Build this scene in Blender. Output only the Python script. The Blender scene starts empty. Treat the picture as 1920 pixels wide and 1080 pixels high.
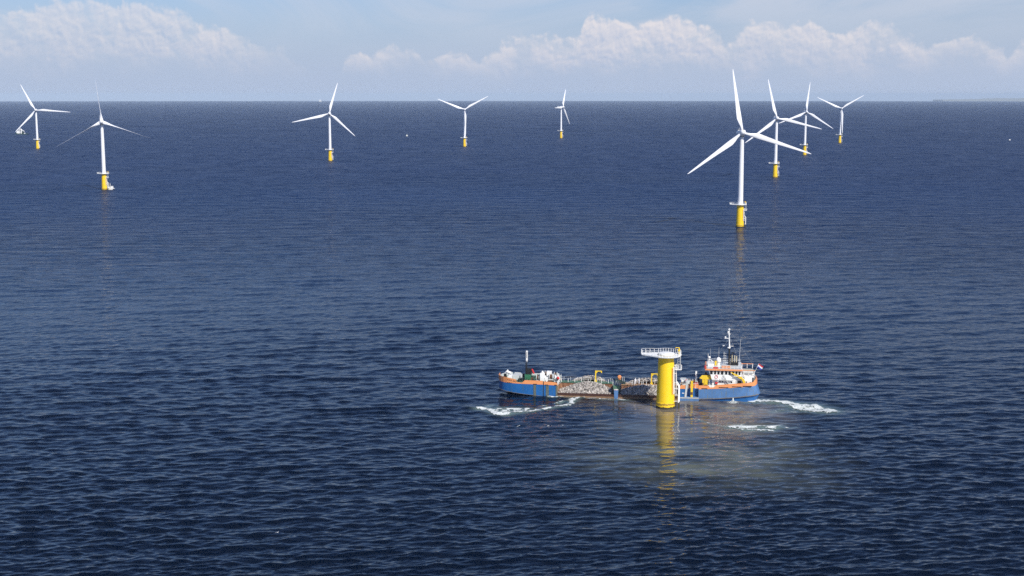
import bpy, math, random
import numpy as np
from mathutils import Vector, Matrix, Quaternion
rad = math.radians
S = bpy.context.scene
COL = S.collection

# ------------------------------------------------------------------ camera
CAM_H = 83.7                       # metres above the sea (helicopter height)
cam_d = bpy.data.cameras.new('camera'); cam = bpy.data.objects.new('camera', cam_d); COL.objects.link(cam)
cam.location = (0, 0, CAM_H)
cam.rotation_euler = (rad(90 - 8.2622), 0, 0)
cam_d.sensor_width = 36; cam_d.lens = 36 * 2500 / 1920
cam_d.clip_start = 1; cam_d.clip_end = 250000
S.camera = cam
S.view_settings.view_transform = 'Standard'; S.view_settings.look = 'None'
S.view_settings.exposure = 0.0; S.view_settings.gamma = 1; S.view_settings.use_curve_mapping = False
S.cycles.use_denoising = False
S.cycles.max_bounces = 6; S.cycles.volume_bounces = 0
S.cycles.sample_clamp_indirect = 6

# ------------------------------------------------------------------ sun and sky
SUN_EL, SUN_AZ = 41.0, 148.5       # azimuth clockwise from +Y (view direction)
sd = bpy.data.lights.new('sun', 'SUN'); sun = bpy.data.objects.new('sun', sd); COL.objects.link(sun)
sd.energy = 5.0; sd.angle = rad(.5); sd.color = (1, .95, .87)
sv = Vector((math.sin(rad(SUN_AZ)) * math.cos(rad(SUN_EL)), math.cos(rad(SUN_AZ)) * math.cos(rad(SUN_EL)), math.sin(rad(SUN_EL))))
sun.rotation_euler = sv.to_track_quat('Z', 'Y').to_euler()

W = bpy.data.worlds.new('World'); S.world = W; W.use_nodes = True
wt = W.node_tree; wt.nodes.clear()

class NT:
    """small helper for node trees"""
    def __init__(s, t): s.t = t
    def n(s, typ, **kw):
        x = s.t.nodes.new(typ)
        for k, v in kw.items(): setattr(x, k, v)
        return x
    def put(s, sock, v):
        if hasattr(v, 'links') or isinstance(v, bpy.types.NodeSocket): s.t.links.new(v, sock)
        else: sock.default_value = v
    def m(s, op, a, b=None, c=None, clamp=False):
        x = s.n('ShaderNodeMath', operation=op, use_clamp=clamp)
        for i, v in enumerate((a, b, c)):
            if v is not None: s.put(x.inputs[i], v)
        return x.outputs[0]
    def vm(s, op, a, b=None):
        x = s.n('ShaderNodeVectorMath', operation=op)
        s.put(x.inputs[0], a)
        if b is not None: s.put(x.inputs[1], b)
        return x.outputs[0]
    def ss(s, v, a, b, o0=0., o1=1.):
        x = s.n('ShaderNodeMapRange', interpolation_type='SMOOTHSTEP')
        for i, q in enumerate((v, a, b, o0, o1)): s.put(x.inputs[i], q)
        return x.outputs[0]
    def lin(s, v, a, b, o0=0., o1=1.):
        x = s.n('ShaderNodeMapRange')
        for i, q in enumerate((v, a, b, o0, o1)): s.put(x.inputs[i], q)
        return x.outputs[0]
    def mix(s, f, a, b, blend='MIX'):
        x = s.n('ShaderNodeMix', data_type='RGBA', blend_type=blend)
        s.put(x.inputs[0], f); s.put(x.inputs[6], a); s.put(x.inputs[7], b)
        return x.outputs[2]
    def noise(s, vec, scale, detail=3, rough=.5, dist=0., dim='3D'):
        x = s.n('ShaderNodeTexNoise', noise_dimensions=dim)
        s.put(x.inputs['Vector'], vec); x.inputs['Scale'].default_value = scale
        x.inputs['Detail'].default_value = detail; x.inputs['Roughness'].default_value = rough
        x.inputs['Distortion'].default_value = dist
        return x.outputs[0]
    def curve(s, v, pts):
        x = s.n('ShaderNodeFloatCurve'); c = x.mapping.curves[0]
        while len(c.points) < len(pts): c.points.new(.5, .5)
        for p, q in zip(c.points, pts): p.location = q; p.handle_type = 'VECTOR'
        x.mapping.extend = 'HORIZONTAL'; x.mapping.update()
        s.put(x.inputs['Value'], v)
        return x.outputs[0]
    def xyz(s, a, b, c=0.):
        x = s.n('ShaderNodeCombineXYZ')
        for i, v in enumerate((a, b, c)): s.put(x.inputs[i], v)
        return x.outputs[0]

def world():
    k = NT(wt)
    sky = k.n('ShaderNodeTexSky', sky_type='NISHITA', sun_disc=False, sun_elevation=rad(SUN_EL), sun_rotation=rad(SUN_AZ),
              altitude=80, air_density=1.0, dust_density=.6, ozone_density=2.2)
    g = k.n('ShaderNodeTexCoord').outputs['Generated']
    sp = k.n('ShaderNodeSeparateXYZ'); k.put(sp.inputs[0], g)
    X, Y, Z = sp.outputs
    az = k.m('ARCTAN2', X, Y)                           # 0 straight ahead, radians
    el = k.m('ARCSINE', Z)
    U = k.lin(az, -.384, .384)                          # across the view, clamped beyond it
    E = k.m('MULTIPLY', el, 2500.)                      # 1/2500 rad above eye level
    pos = k.xyz(k.m('MULTIPLY', az, 2500.), E)
    # height of the cumulus tops along the horizon
    tops = [(0,118),(60,140),(130,158),(200,166),(300,160),(370,150),(390,126),(430,124),(480,96),(540,80),(600,30),(640,30),
            (655,78),(700,74),(735,98),(790,70),(820,62),(840,84),(870,80),(900,60),(945,98),(1000,112),(1050,106),(1085,112),(1098,150),
            (1150,142),(1190,124),(1220,145),(1280,138),(1330,122),(1350,98),(1400,132),(1440,134),(1480,126),(1520,124),
            (1555,100),(1580,124),(1640,132),(1660,106),(1700,86),(1750,104),(1800,96),(1840,66),(1860,98),(1920,96)]
    top = k.m('MULTIPLY', k.curve(U, [(x / 1920, e / 200) for x, e in tops]), 200.)
    warp = k.vm('SCALE', g); 
    def puff(p):
        wn = k.n('ShaderNodeTexNoise', noise_dimensions='2D'); k.put(wn.inputs['Vector'], p)
        wn.inputs['Scale'].default_value = .03; wn.inputs['Detail'].default_value = 3
        off = k.n('ShaderNodeVectorMath', operation='MULTIPLY_ADD')
        k.put(off.inputs[0], wn.outputs['Color']); off.inputs[1].default_value = (18, 16, 0); k.put(off.inputs[2], p)
        v = k.n('ShaderNodeTexVoronoi', voronoi_dimensions='2D', feature='SMOOTH_F1', normalize=True)
        k.put(v.inputs['Vector'], off.outputs[0]); v.inputs['Scale'].default_value = .020
        v.inputs['Detail'].default_value = 2.6; v.inputs['Roughness'].default_value = .55; v.inputs['Lacunarity'].default_value = 2.3
        v.inputs['Smoothness'].default_value = .35
        n2 = k.noise(off.outputs[0], .05, 5, .52, 0, '2D')
        return k.m('ADD', k.m('MULTIPLY', k.m('SUBTRACT', 1., v.outputs['Distance']), .75), k.m('MULTIPLY', n2, .45))
    h0 = puff(pos)
    h1 = puff(k.vm('ADD', pos, (3.2, 5.0, 0)))
    over = k.m('ADD', k.m('SUBTRACT', top, E), k.m('MULTIPLY', k.m('SUBTRACT', h0, .72), 60.))
    body = k.ss(over, 0., 16.)
    basen = k.noise(pos, .012, 3, .55, 0, '2D')
    base = k.ss(k.m('ADD', E, k.m('MULTIPLY', k.m('SUBTRACT', basen, .5), 70.)), 22., 80.)
    patch = k.ss(k.m('ADD', k.noise(pos, .014, 4, .6, 0, '2D'), k.m('MULTIPLY', k.m('SUBTRACT', h0, .7), .35)), .33, .55, .45, 1.)
    alpha = k.m('MULTIPLY', k.m('MULTIPLY', body, base), patch)
    thick = k.curve(U, [(x / 1920, e) for x, e in [(0, .55), (150, .7), (430, .75), (490, .35), (560, .15), (620, .05), (660, .7), (820, .65), (900, .75), (1000, .85), (1100, 1.), (1320, 1.), (1360, .8), (1660, .85), (1720, .6), (1920, .65)]])
    alpha = k.m('MULTIPLY', alpha, thick)
    lit = k.m('ADD', .42, k.m('MULTIPLY', k.m('SUBTRACT', h0, h1), 2.9))
    edge = k.ss(over, 60., 4., 0., .38)
    lit = k.m('ADD', k.m('MULTIPLY', lit, k.ss(E, 30., 110., .55, 1.)), edge, clamp=True)
    # thin high veil: stronger to the upper right, carried on overhead
    vp = k.n('ShaderNodeMapping'); k.put(vp.inputs[0], pos); vp.inputs['Scale'].default_value = (.0017, .0052, 1)
    vn = k.noise(vp.outputs[0], 1., 6, .6, .6, '2D')
    veil = k.m('MULTIPLY', k.ss(k.m('ADD', vn, k.lin(az, -.3, .35, -.12, .2)), .42, .72), k.ss(E, 60., 190., .08, .75))
    veil = k.m('MULTIPLY', veil, k.ss(el, .075, .17, 1., .0))
    bg = k.n('ShaderNodeBackground'); bg.inputs[1].default_value = SKY_STR
    base_sky = k.mix(1., sky.outputs[0], SKY_TINT, 'MULTIPLY')
    c = k.mix(k.ss(E, 260., 0., 0., 1.), base_sky, SKY_FOOT)
    c = k.mix(veil, c, CLOUD_VEIL)
    cc = k.mix(lit, CLOUD_SHADE, CLOUD_LIT)
    c = k.mix(k.m('MULTIPLY', alpha, .75), c, cc)
    k.put(bg.inputs[0], c)
    o = k.n('ShaderNodeOutputWorld'); wt.links.new(bg.outputs[0], o.inputs[0])
SKY_STR = .092
def L(r, g, b, m=1.): # sRGB 0-255 -> linear, expressed before the background strength
    f = lambda c: (c / 255 / 12.92 if c < 10.3 else ((c / 255 + .055) / 1.055) ** 2.4) * m
    return (f(r), f(g), f(b), 1)
k10 = 1 / SKY_STR
SKY_TINT = (.72, .84, 1.16, 1)
CLOUD_SHADE = L(186, 196, 219, k10); CLOUD_LIT = L(238, 230, 231, k10); CLOUD_VEIL = L(204, 210, 225, k10)
SKY_FOOT = L(178, 193, 219, k10)
world()
W.cycles.sampling_method = 'MANUAL'; W.cycles.sample_map_resolution = 512

# ------------------------------------------------------------------ helpers
def tag(o, label=None, cat=None, group=None, kind=None):
    for a, b in (('label', label), ('category', cat), ('group', group), ('kind', kind)):
        if b: o[a] = b
    return o
def empty(name, loc, rz=0., label=None, cat=None, group=None):
    o = bpy.data.objects.new(name, None); COL.objects.link(o); o.location = loc; o.rotation_euler = (0, 0, rz)
    o.empty_display_size = .5
    return tag(o, label, cat, group)
def link(name, me, parent=None, loc=(0, 0, 0)):
    o = bpy.data.objects.new(name, me); COL.objects.link(o); o.location = loc
    if parent: o.parent = parent
    return o

class MB:
    """collects primitives into one mesh"""
    def __init__(s): s.v = []; s.f = []; s.fm = []; s.mi = 0
    def add(s, vs, fs):
        b = len(s.v); s.v += [tuple(p) for p in vs]; s.f += [tuple(b + i for i in f) for f in fs]; s.fm += [s.mi] * len(fs); return s
    def box(s, x0, x1, y0, y1, z0, z1):
        return s.add([(x0,y0,z0),(x1,y0,z0),(x1,y1,z0),(x0,y1,z0),(x0,y0,z1),(x1,y0,z1),(x1,y1,z1),(x0,y1,z1)],
                     [(0,3,2,1),(4,5,6,7),(0,1,5,4),(1,2,6,5),(2,3,7,6),(3,0,4,7)])
    def tube(s, p0, p1, r0, r1=None, n=8, cap=True):
        r1 = r0 if r1 is None else r1
        p0, p1 = Vector(p0), Vector(p1); d = (p1 - p0)
        q = d.to_track_quat('Z', 'Y'); vs = []
        for p, r in ((p0, r0), (p1, r1)):
            for i in range(n):
                a = 2 * math.pi * (i + .5) / n
                vs.append(p + q @ Vector((r * math.cos(a), r * math.sin(a), 0)))
        fs = [(i, (i + 1) % n, n + (i + 1) % n, n + i) for i in range(n)]
        if cap: fs += [tuple(reversed(range(n))), tuple(range(n, 2 * n))]
        return s.add(vs, fs)
    def path(s, pts, r, n=6, close=False):
        pts = list(pts)
        if close: pts = pts + [pts[0]]
        for a, b in zip(pts, pts[1:]): s.tube(a, b, r, r, n)
        return s
    def lathe(s, prof, n=24, c=(0, 0), cap=True, axis=None, org=None):
        vs = []; 
        for (r, z) in prof:
            for i in range(n):
                a = 2 * math.pi * i / n
                p = Vector((r * math.cos(a), r * math.sin(a), z))
                if axis is not None: p = Vector(axis).to_track_quat('Z', 'Y') @ p + Vector(org)
                else: p = p + Vector((c[0], c[1], 0))
                vs.append(p)
        m = len(prof)
        fs = [(j*n+i, j*n+(i+1) % n, (j+1)*n+(i+1) % n, (j+1)*n+i) for j in range(m-1) for i in range(n)]
        if cap: fs += [tuple(reversed(range(n))), tuple(range((m-1)*n, m*n))]
        return s.add(vs, fs)
    def prism(s, poly, z0, z1):
        n = len(poly)
        vs = [(x, y, z0) for x, y in poly] + [(x, y, z1) for x, y in poly]
        return s.add(vs, [(i, (i+1) % n, n+(i+1) % n, n+i) for i in range(n)] + [tuple(reversed(range(n))), tuple(range(n, 2*n))])
    def slab_v(s, poly, y0, y1):        # polygon in x,z extruded along y
        n = len(poly)
        vs = [(x, y0, z) for x, z in poly] + [(x, y1, z) for x, z in poly]
        return s.add(vs, [(i, (i+1) % n, n+(i+1) % n, n+i) for i in range(n)] + [tuple(reversed(range(n))), tuple(range(n, 2*n))])
    def ball(s, c, r, n=10, m=6, sz=1.):
        prof = [(max(1e-3, r * math.sin(math.pi * j / m)), c[2] - sz * r * math.cos(math.pi * j / m)) for j in range(m + 1)]
        return s.lathe(prof, n, (c[0], c[1]))
    def strip(s, pts, th):              # wall along a line: pts = (x, y, z0, z1), thickness inward (+left of travel)
        vs = []; n = len(pts)
        for i, p in enumerate(pts):
            a = Vector(pts[max(0, i-1)][:2]); b = Vector(pts[min(n-1, i+1)][:2]); d = (b - a).normalized()
            nx, ny = -d.y * th, d.x * th
            vs += [(p[0], p[1], p[2]), (p[0], p[1], p[3]), (p[0]+nx, p[1]+ny, p[3]), (p[0]+nx, p[1]+ny, p[2])]
        fs = []
        for i in range(n - 1):
            a = 4*i; b = a + 4
            fs += [(a, b, b+1, a+1), (a+1, b+1, b+2, a+2), (a+2, b+2, b+3, a+3), (a+3, b+3, b, a)]
        fs += [(0, 1, 2, 3), (4*n-4, 4*n-1, 4*n-2, 4*n-3)]
        return s.add(vs, fs)
    def mesh(s, name, mats, smooth=None):
        me = bpy.data.meshes.new(name); me.from_pydata(s.v, [], s.f); 
        for m in (mats if isinstance(mats, (list, tuple)) else [mats]): me.materials.append(m)
        if len(me.materials) > 1: me.polygons.foreach_set('material_index', s.fm)
        import bmesh
        bm = bmesh.new(); bm.from_mesh(me); bmesh.ops.recalc_face_normals(bm, faces=bm.faces); bm.to_mesh(me); bm.free()
        if smooth:
            me.shade_smooth(); me.set_sharp_from_angle(angle=rad(smooth))
        me.update(); return me
    def obj(s, name, mats, parent=None, smooth=None, loc=(0, 0, 0)):
        return link(name, s.mesh(name, mats, smooth), parent, loc)

# ------------------------------------------------------------------ materials
def mat(name, col, rough=.45, wear=None, wear_amt=.0, scale=1.5, var=.12, metal=0., streak=False, bump=0.):
    M = bpy.data.materials.new(name); M.use_nodes = True; k = NT(M.node_tree)
    b = M.node_tree.nodes['Principled BSDF']
    tc = k.n('ShaderNodeTexCoord').outputs['Object']
    n1 = k.noise(tc, scale, 5, .6)
    c = k.mix(k.lin(n1, .3, .7), tuple(x * (1 - var) for x in col) + (1,), tuple(min(1, x * (1 + var)) for x in col) + (1,))
    if wear:
        mp = k.n('ShaderNodeMapping'); k.put(mp.inputs[0], tc)
        mp.inputs['Scale'].default_value = (2.4, 2.4, .35) if streak else (1.8, 1.8, 1.8)
        n2 = k.noise(mp.outputs[0], 1., 6, .65)
        c = k.mix(k.ss(n2, .62 - wear_amt, .74 - wear_amt * .6), c, tuple(wear) + (1,))
    k.put(b.inputs['Base Color'], c)
    b.inputs['Roughness'].default_value = rough; b.inputs['Metallic'].default_value = metal
    if bump:
        bn = k.n('ShaderNodeBump'); bn.inputs['Strength'].default_value = bump; bn.inputs['Distance'].default_value = .05
        k.put(bn.inputs['Height'], n1); k.put(b.inputs['Normal'], bn.outputs[0])
    return M
white = mat('white_paint', (.84, .84, .81), .4, (.6, .5, .4), -.03, .6, .04, streak=True)
twhite = mat('turbine_white', (.80, .81, .82), .35, None, 0, .08, .02)
blade_white = mat('blade_white', (.80, .81, .83), .3, None, 0, .1, .02)
yellow = mat('yellow_paint', (.90, .60, .012), .38, (.62, .36, .02), -.02, .35, .05, streak=True)
yellow2 = mat('yellow_davit', (.80, .55, .03), .4, None, 0, 1., .06)
growth = mat('marine_growth', (.05, .045, .02), .8, (.30, .2, .02), .0, 2., .3)
blue = mat('hull_blue', (.012, .115, .34), .4, (.06, .12, .17), .07, .5, .12, streak=True)
blue_worn = mat('worn_hull_blue', (.075, .18, .38), .5, (.13, .165, .17), .11, .5, .15, streak=True)
orange = mat('bulwark_orange', (.78, .31, .115), .4, (.6, .28, .14), .02, .8, .06, streak=True)
rust = mat('rusty_steel', (.24, .115, .06), .75, (.42, .25, .14), .08, .9, .25, streak=True)
tan_steel = mat('tan_steel', (.36, .22, .12), .7, (.2, .09, .04), .05, 1., .2, streak=True)
dark_rust = mat('dark_wet_rust', (.055, .02, .012), .5, (.16, .08, .04), .0, 2., .3)
deck_green = mat('deck_green', (.07, .16, .10), .6, (.2, .14, .09), .05, 1.3, .15)
green = mat('green_box', (.035, .17, .085), .5, None, 0, 2, .1)
dkgreen = mat('dark_green_steel', (.035, .06, .055), .5, (.09, .05, .03), .04, 1.2, .2)
black = mat('black_paint', (.012, .012, .013), .5, (.05, .03, .02), .02, 2, .2)
grey = mat('grey_paint', (.42, .43, .42), .5, (.25, .18, .12), .0, 2, .1)
ltgrey = mat('light_grey_paint', (.54, .56, .55), .45, (.4, .33, .25), -.02, 2, .08)
cream = mat('cream_pipe', (.5, .45, .32), .5, None, 0, 2, .1)
red = mat('red_paint', (.55, .03, .03), .4)
flag_blue = mat('flag_blue', (.02, .05, .35), .8); flag_red = mat('flag_red', (.55, .02, .03), .8); flag_white = mat('flag_white', (.8, .8, .8), .8)
brown = mat('brown_rope_drum', (.12, .06, .03), .8, None, 0, 3, .3)
window_glass = mat('dark_window_glass', (.02, .022, .025), .08)
skin = mat('skin', (.5, .3, .2), .6)
coverall = mat('white_coverall', (.78, .78, .80), .8)
dkblue = mat('dark_hull_navy', (.012, .025, .05), .4)
dkhull = mat('dark_green_hull', (.015, .05, .045), .4)

# ------------------------------------------------------------------ the sea
R_EARTH = 7.3e6                    # effective radius, refraction included
rng = np.random.default_rng(11)
NW = 230
lam = np.exp(rng.uniform(np.log(.9), np.log(70), NW)); lam.sort()
kk = 2 * np.pi / lam
lw = np.log(lam)
slope = .030 * np.exp(-np.clip(np.log(lam / 4.) / .75, 0, None) ** 2) + .009 * np.exp(-(np.log(lam / 14.) / .5) ** 2)
amp = slope / kk
wdir = rad(-84) + rng.normal(0, 1, NW) * rad(23) * (.95 - .1 * np.clip(lw / np.log(30), 0, 1))
kx, ky = kk * np.cos(wdir), kk * np.sin(wdir); ph = rng.uniform(0, 6.283, NW)
AZSTEP, ROWSTEP = .00062, .62 / 1333
def calm(x, y):                      # water sheltered and smoothed round the ship and foundation
    return .68 * np.exp(-(((x - 39) / 18) ** 2 + ((y - 330) / 30) ** 2) ** 1.5)
def sea(x, y, D):
    """wave displacement (dx, dy, dz) at points x, y; waves too fine for the mesh at distance D are dropped"""
    x = x.astype(np.float64); y = y.astype(np.float64)
    cx = AZSTEP * D; cy = ROWSTEP * D * D / CAM_H
    g = .75 + .25 * np.sin(x * .021 + 1.3 * np.sin(y * .008)) * np.sin(y * .013 + 1.1 * np.sin(x * .011))
    cm = 1 - calm(x, y)
    w1 = vnoise(x / 55 + 40, y / 90 + 40, 71, 4, .6); w2 = vnoise(x / 130 + 20, y / 160 + 70, 72, 3, .5)
    gs = cm * (.45 + 1.15 * w1); g = g * cm * (.6 + .8 * w2)
    dz = np.zeros(x.shape); dx = np.zeros(x.shape); dy = np.zeros(x.shape)
    for i in range(NW):
        q = np.sqrt((kx[i] * cx) ** 2 + (ky[i] * cy) ** 2)
        w = np.clip((2.4 - q) / 1.3, 0, 1)
        if w.max() <= 0: continue
        a = (amp[i] * w)
        sel = np.ones(x.shape, bool)
        p = kx[i] * x + ky[i] * y + ph[i]
        sp, cp = np.sin(p), np.cos(p)
        a = a * (gs if lam[i] < 5 else g)
        dz += a * cp
        st = .75 * a
        dx -= st * sp * kx[i] / kk[i]; dy -= st * sp * ky[i] / kk[i]
    return dx, dy, dz
def drop(x, y): return -(x * x + y * y) / (2 * R_EARTH)

def vnoise(x, y, seed=0, octv=4, rough=.5):
    """value noise, fractal, 0..1"""
    r = np.random.default_rng(seed); T = r.random((256, 256)); out = np.zeros(x.shape); a = 1.; tot = 0
    for o in range(octv):
        xi = np.floor(x).astype(int); yi = np.floor(y).astype(int); fx = x - xi; fy = y - yi
        fx = fx * fx * (3 - 2 * fx); fy = fy * fy * (3 - 2 * fy)
        g = lambda i, j: T[(xi + i + 37 * o) & 255, (yi + j + 91 * o) & 255]
        out += a * ((g(0, 0) * (1 - fx) + g(1, 0) * fx) * (1 - fy) + (g(0, 1) * (1 - fx) + g(1, 1) * fx) * fy)
        tot += a; a *= rough; x = x * 2.03 + 11.3; y = y * 2.03 + 4.7
    return out / tot

def grid_mesh(name, P, mask=None):
    """P: (n, m, 3) points; quads kept where mask (n-1, m-1)"""
    n, m = P.shape[:2]
    idx = np.arange(n * m).reshape(n, m)
    q = np.stack([idx[:-1, :-1], idx[:-1, 1:], idx[1:, 1:], idx[1:, :-1]], -1)
    q = q.reshape(-1, 4) if mask is None else q[mask]
    V = P.reshape(-1, 3)
    if mask is not None:
        u, inv = np.unique(q, return_inverse=True); V = V[u]; q = inv.reshape(-1, 4)
    else: u = None
    me = bpy.data.meshes.new(name); me.vertices.add(len(V)); me.vertices.foreach_set('co', V.astype(np.float32).ravel())
    me.loops.add(q.size); me.loops.foreach_set('vertex_index', q.astype(np.int32).ravel())
    me.polygons.add(len(q)); me.polygons.foreach_set('loop_start', np.arange(0, q.size, 4, dtype=np.int32))
    me.polygons.foreach_set('loop_total', np.full(len(q), 4, np.int32))
    me.update(calc_edges=True); me.validate(); me.shade_smooth()
    return me, u

def seg_dist(x, y, pts):
    d = np.full(x.shape, 1e9)
    for (ax, ay), (bx, by) in zip(pts, pts[1:]):
        vx, vy = bx - ax, by - ay; t = np.clip(((x - ax) * vx + (y - ay) * vy) / (vx * vx + vy * vy + 1e-9), 0, 1)
        d = np.minimum(d, np.hypot(x - ax - t * vx, y - ay - t * vy))
    return d

def G(px, py):                      # where a sight line at that photo position meets the sea, metres
    a = rad(8.2622) + math.atan((py - 540) / 2500); D = CAM_H / math.tan(a)
    return (px - 960) / 2500 * (D * math.cos(rad(8.2622)) + CAM_H * math.sin(rad(8.2622))), D

# silt stirred up round the foundation: (centre x, y, radius x, y, amount)
def blobs(x, y, L):
    o = np.zeros(x.shape)
    for px, py, rx, ry, a in L:
        cx, cy = G(px, py)
        o += a * np.exp(-((x - cx) / rx) ** 2 - ((y - cy) / ry) ** 2)
    return np.clip(o, 0, 1)
BROWN = [(1300, 766, 8, 11, 1.), (1400, 774, 9, 10, 1.), (1350, 762, 9, 6, .8), (1240, 775, 6, 6, .5), (1215, 764, 6, 6, .6), (1350, 800, 9, 9, .5), (1330, 757, 10, 5, .6), (1180, 757, 8, 4, .35), (1260, 800, 7, 12, .35)]
MILKY = [(1300, 840, 13, 18, .42), (1420, 855, 14, 14, .42), (1140, 850, 14, 13, .42), (1180, 800, 10, 14, .22), (1380, 800, 12, 16, .3), (1250, 880, 16, 12, .25), (1430, 905, 16, 9, .22)]

def build_sea():
    fine = np.arange(-.425, .4251, AZSTEP)
    side = np.concatenate([np.linspace(.43, .6, 30), np.linspace(.62, 3.12, 90)])
    az = np.concatenate([-side[::-1], fine, side])
    rows = [2., 30., 80., 140., 180.]
    D = 205.
    while D < 60000:
        rows.append(D); D += max(.3, ROWSTEP * D * D / CAM_H) if D < 20000 else D * .06
    D = np.array(rows); A, DD = np.meshgrid(az, D)
    x, y = DD * np.sin(A), DD * np.cos(A)
    out = np.abs(A) > .43
    Dg = np.where(out, np.maximum(DD, 500) * 3, np.maximum(DD, 200))
    dx, dy, dz = sea(x, y, Dg)
    P = np.stack([x + dx, y + dy, dz + drop(x, y)], -1)
    me, _ = grid_mesh('water', P)
    br = blobs(x, y, BROWN); mi = blobs(x, y, MILKY)
    wx = x + 8 * vnoise(x / 20, y / 20, 5, 3); wy = y + 10 * vnoise(x / 16 + 9, y / 25, 6, 3)
    nz = vnoise(wx / 7, wy / 6, 3, 5, .6)
    br = np.clip(br * (3.2 * nz - .55), 0, 1); mi = np.clip(mi * 1.05 * (3.6 * vnoise(wx / 14 + 9, wy / 5, 8, 5, .6) - .85), 0, 1)
    ae = np.zeros(x.shape)
    near = (np.abs(x - 40) < 70) & (np.abs(y - 345) < 45)
    for pts, w, den in STRANDS:
        gp = [G(*p) for p in pts]
        ae[near] = np.maximum(ae[near], den * np.exp(-(seg_dist(x[near], y[near], gp) / (w * 1.3)) ** 2))
    for nm, arr in (('calm', calm(x, y)), ('silt', br), ('milky', mi), ('aerated', ae)):
        at = me.attributes.new(nm, 'FLOAT', 'POINT'); at.data.foreach_set('value', arr.astype(np.float32).ravel())
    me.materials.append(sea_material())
    tag(link('water', me), kind='structure')

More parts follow.
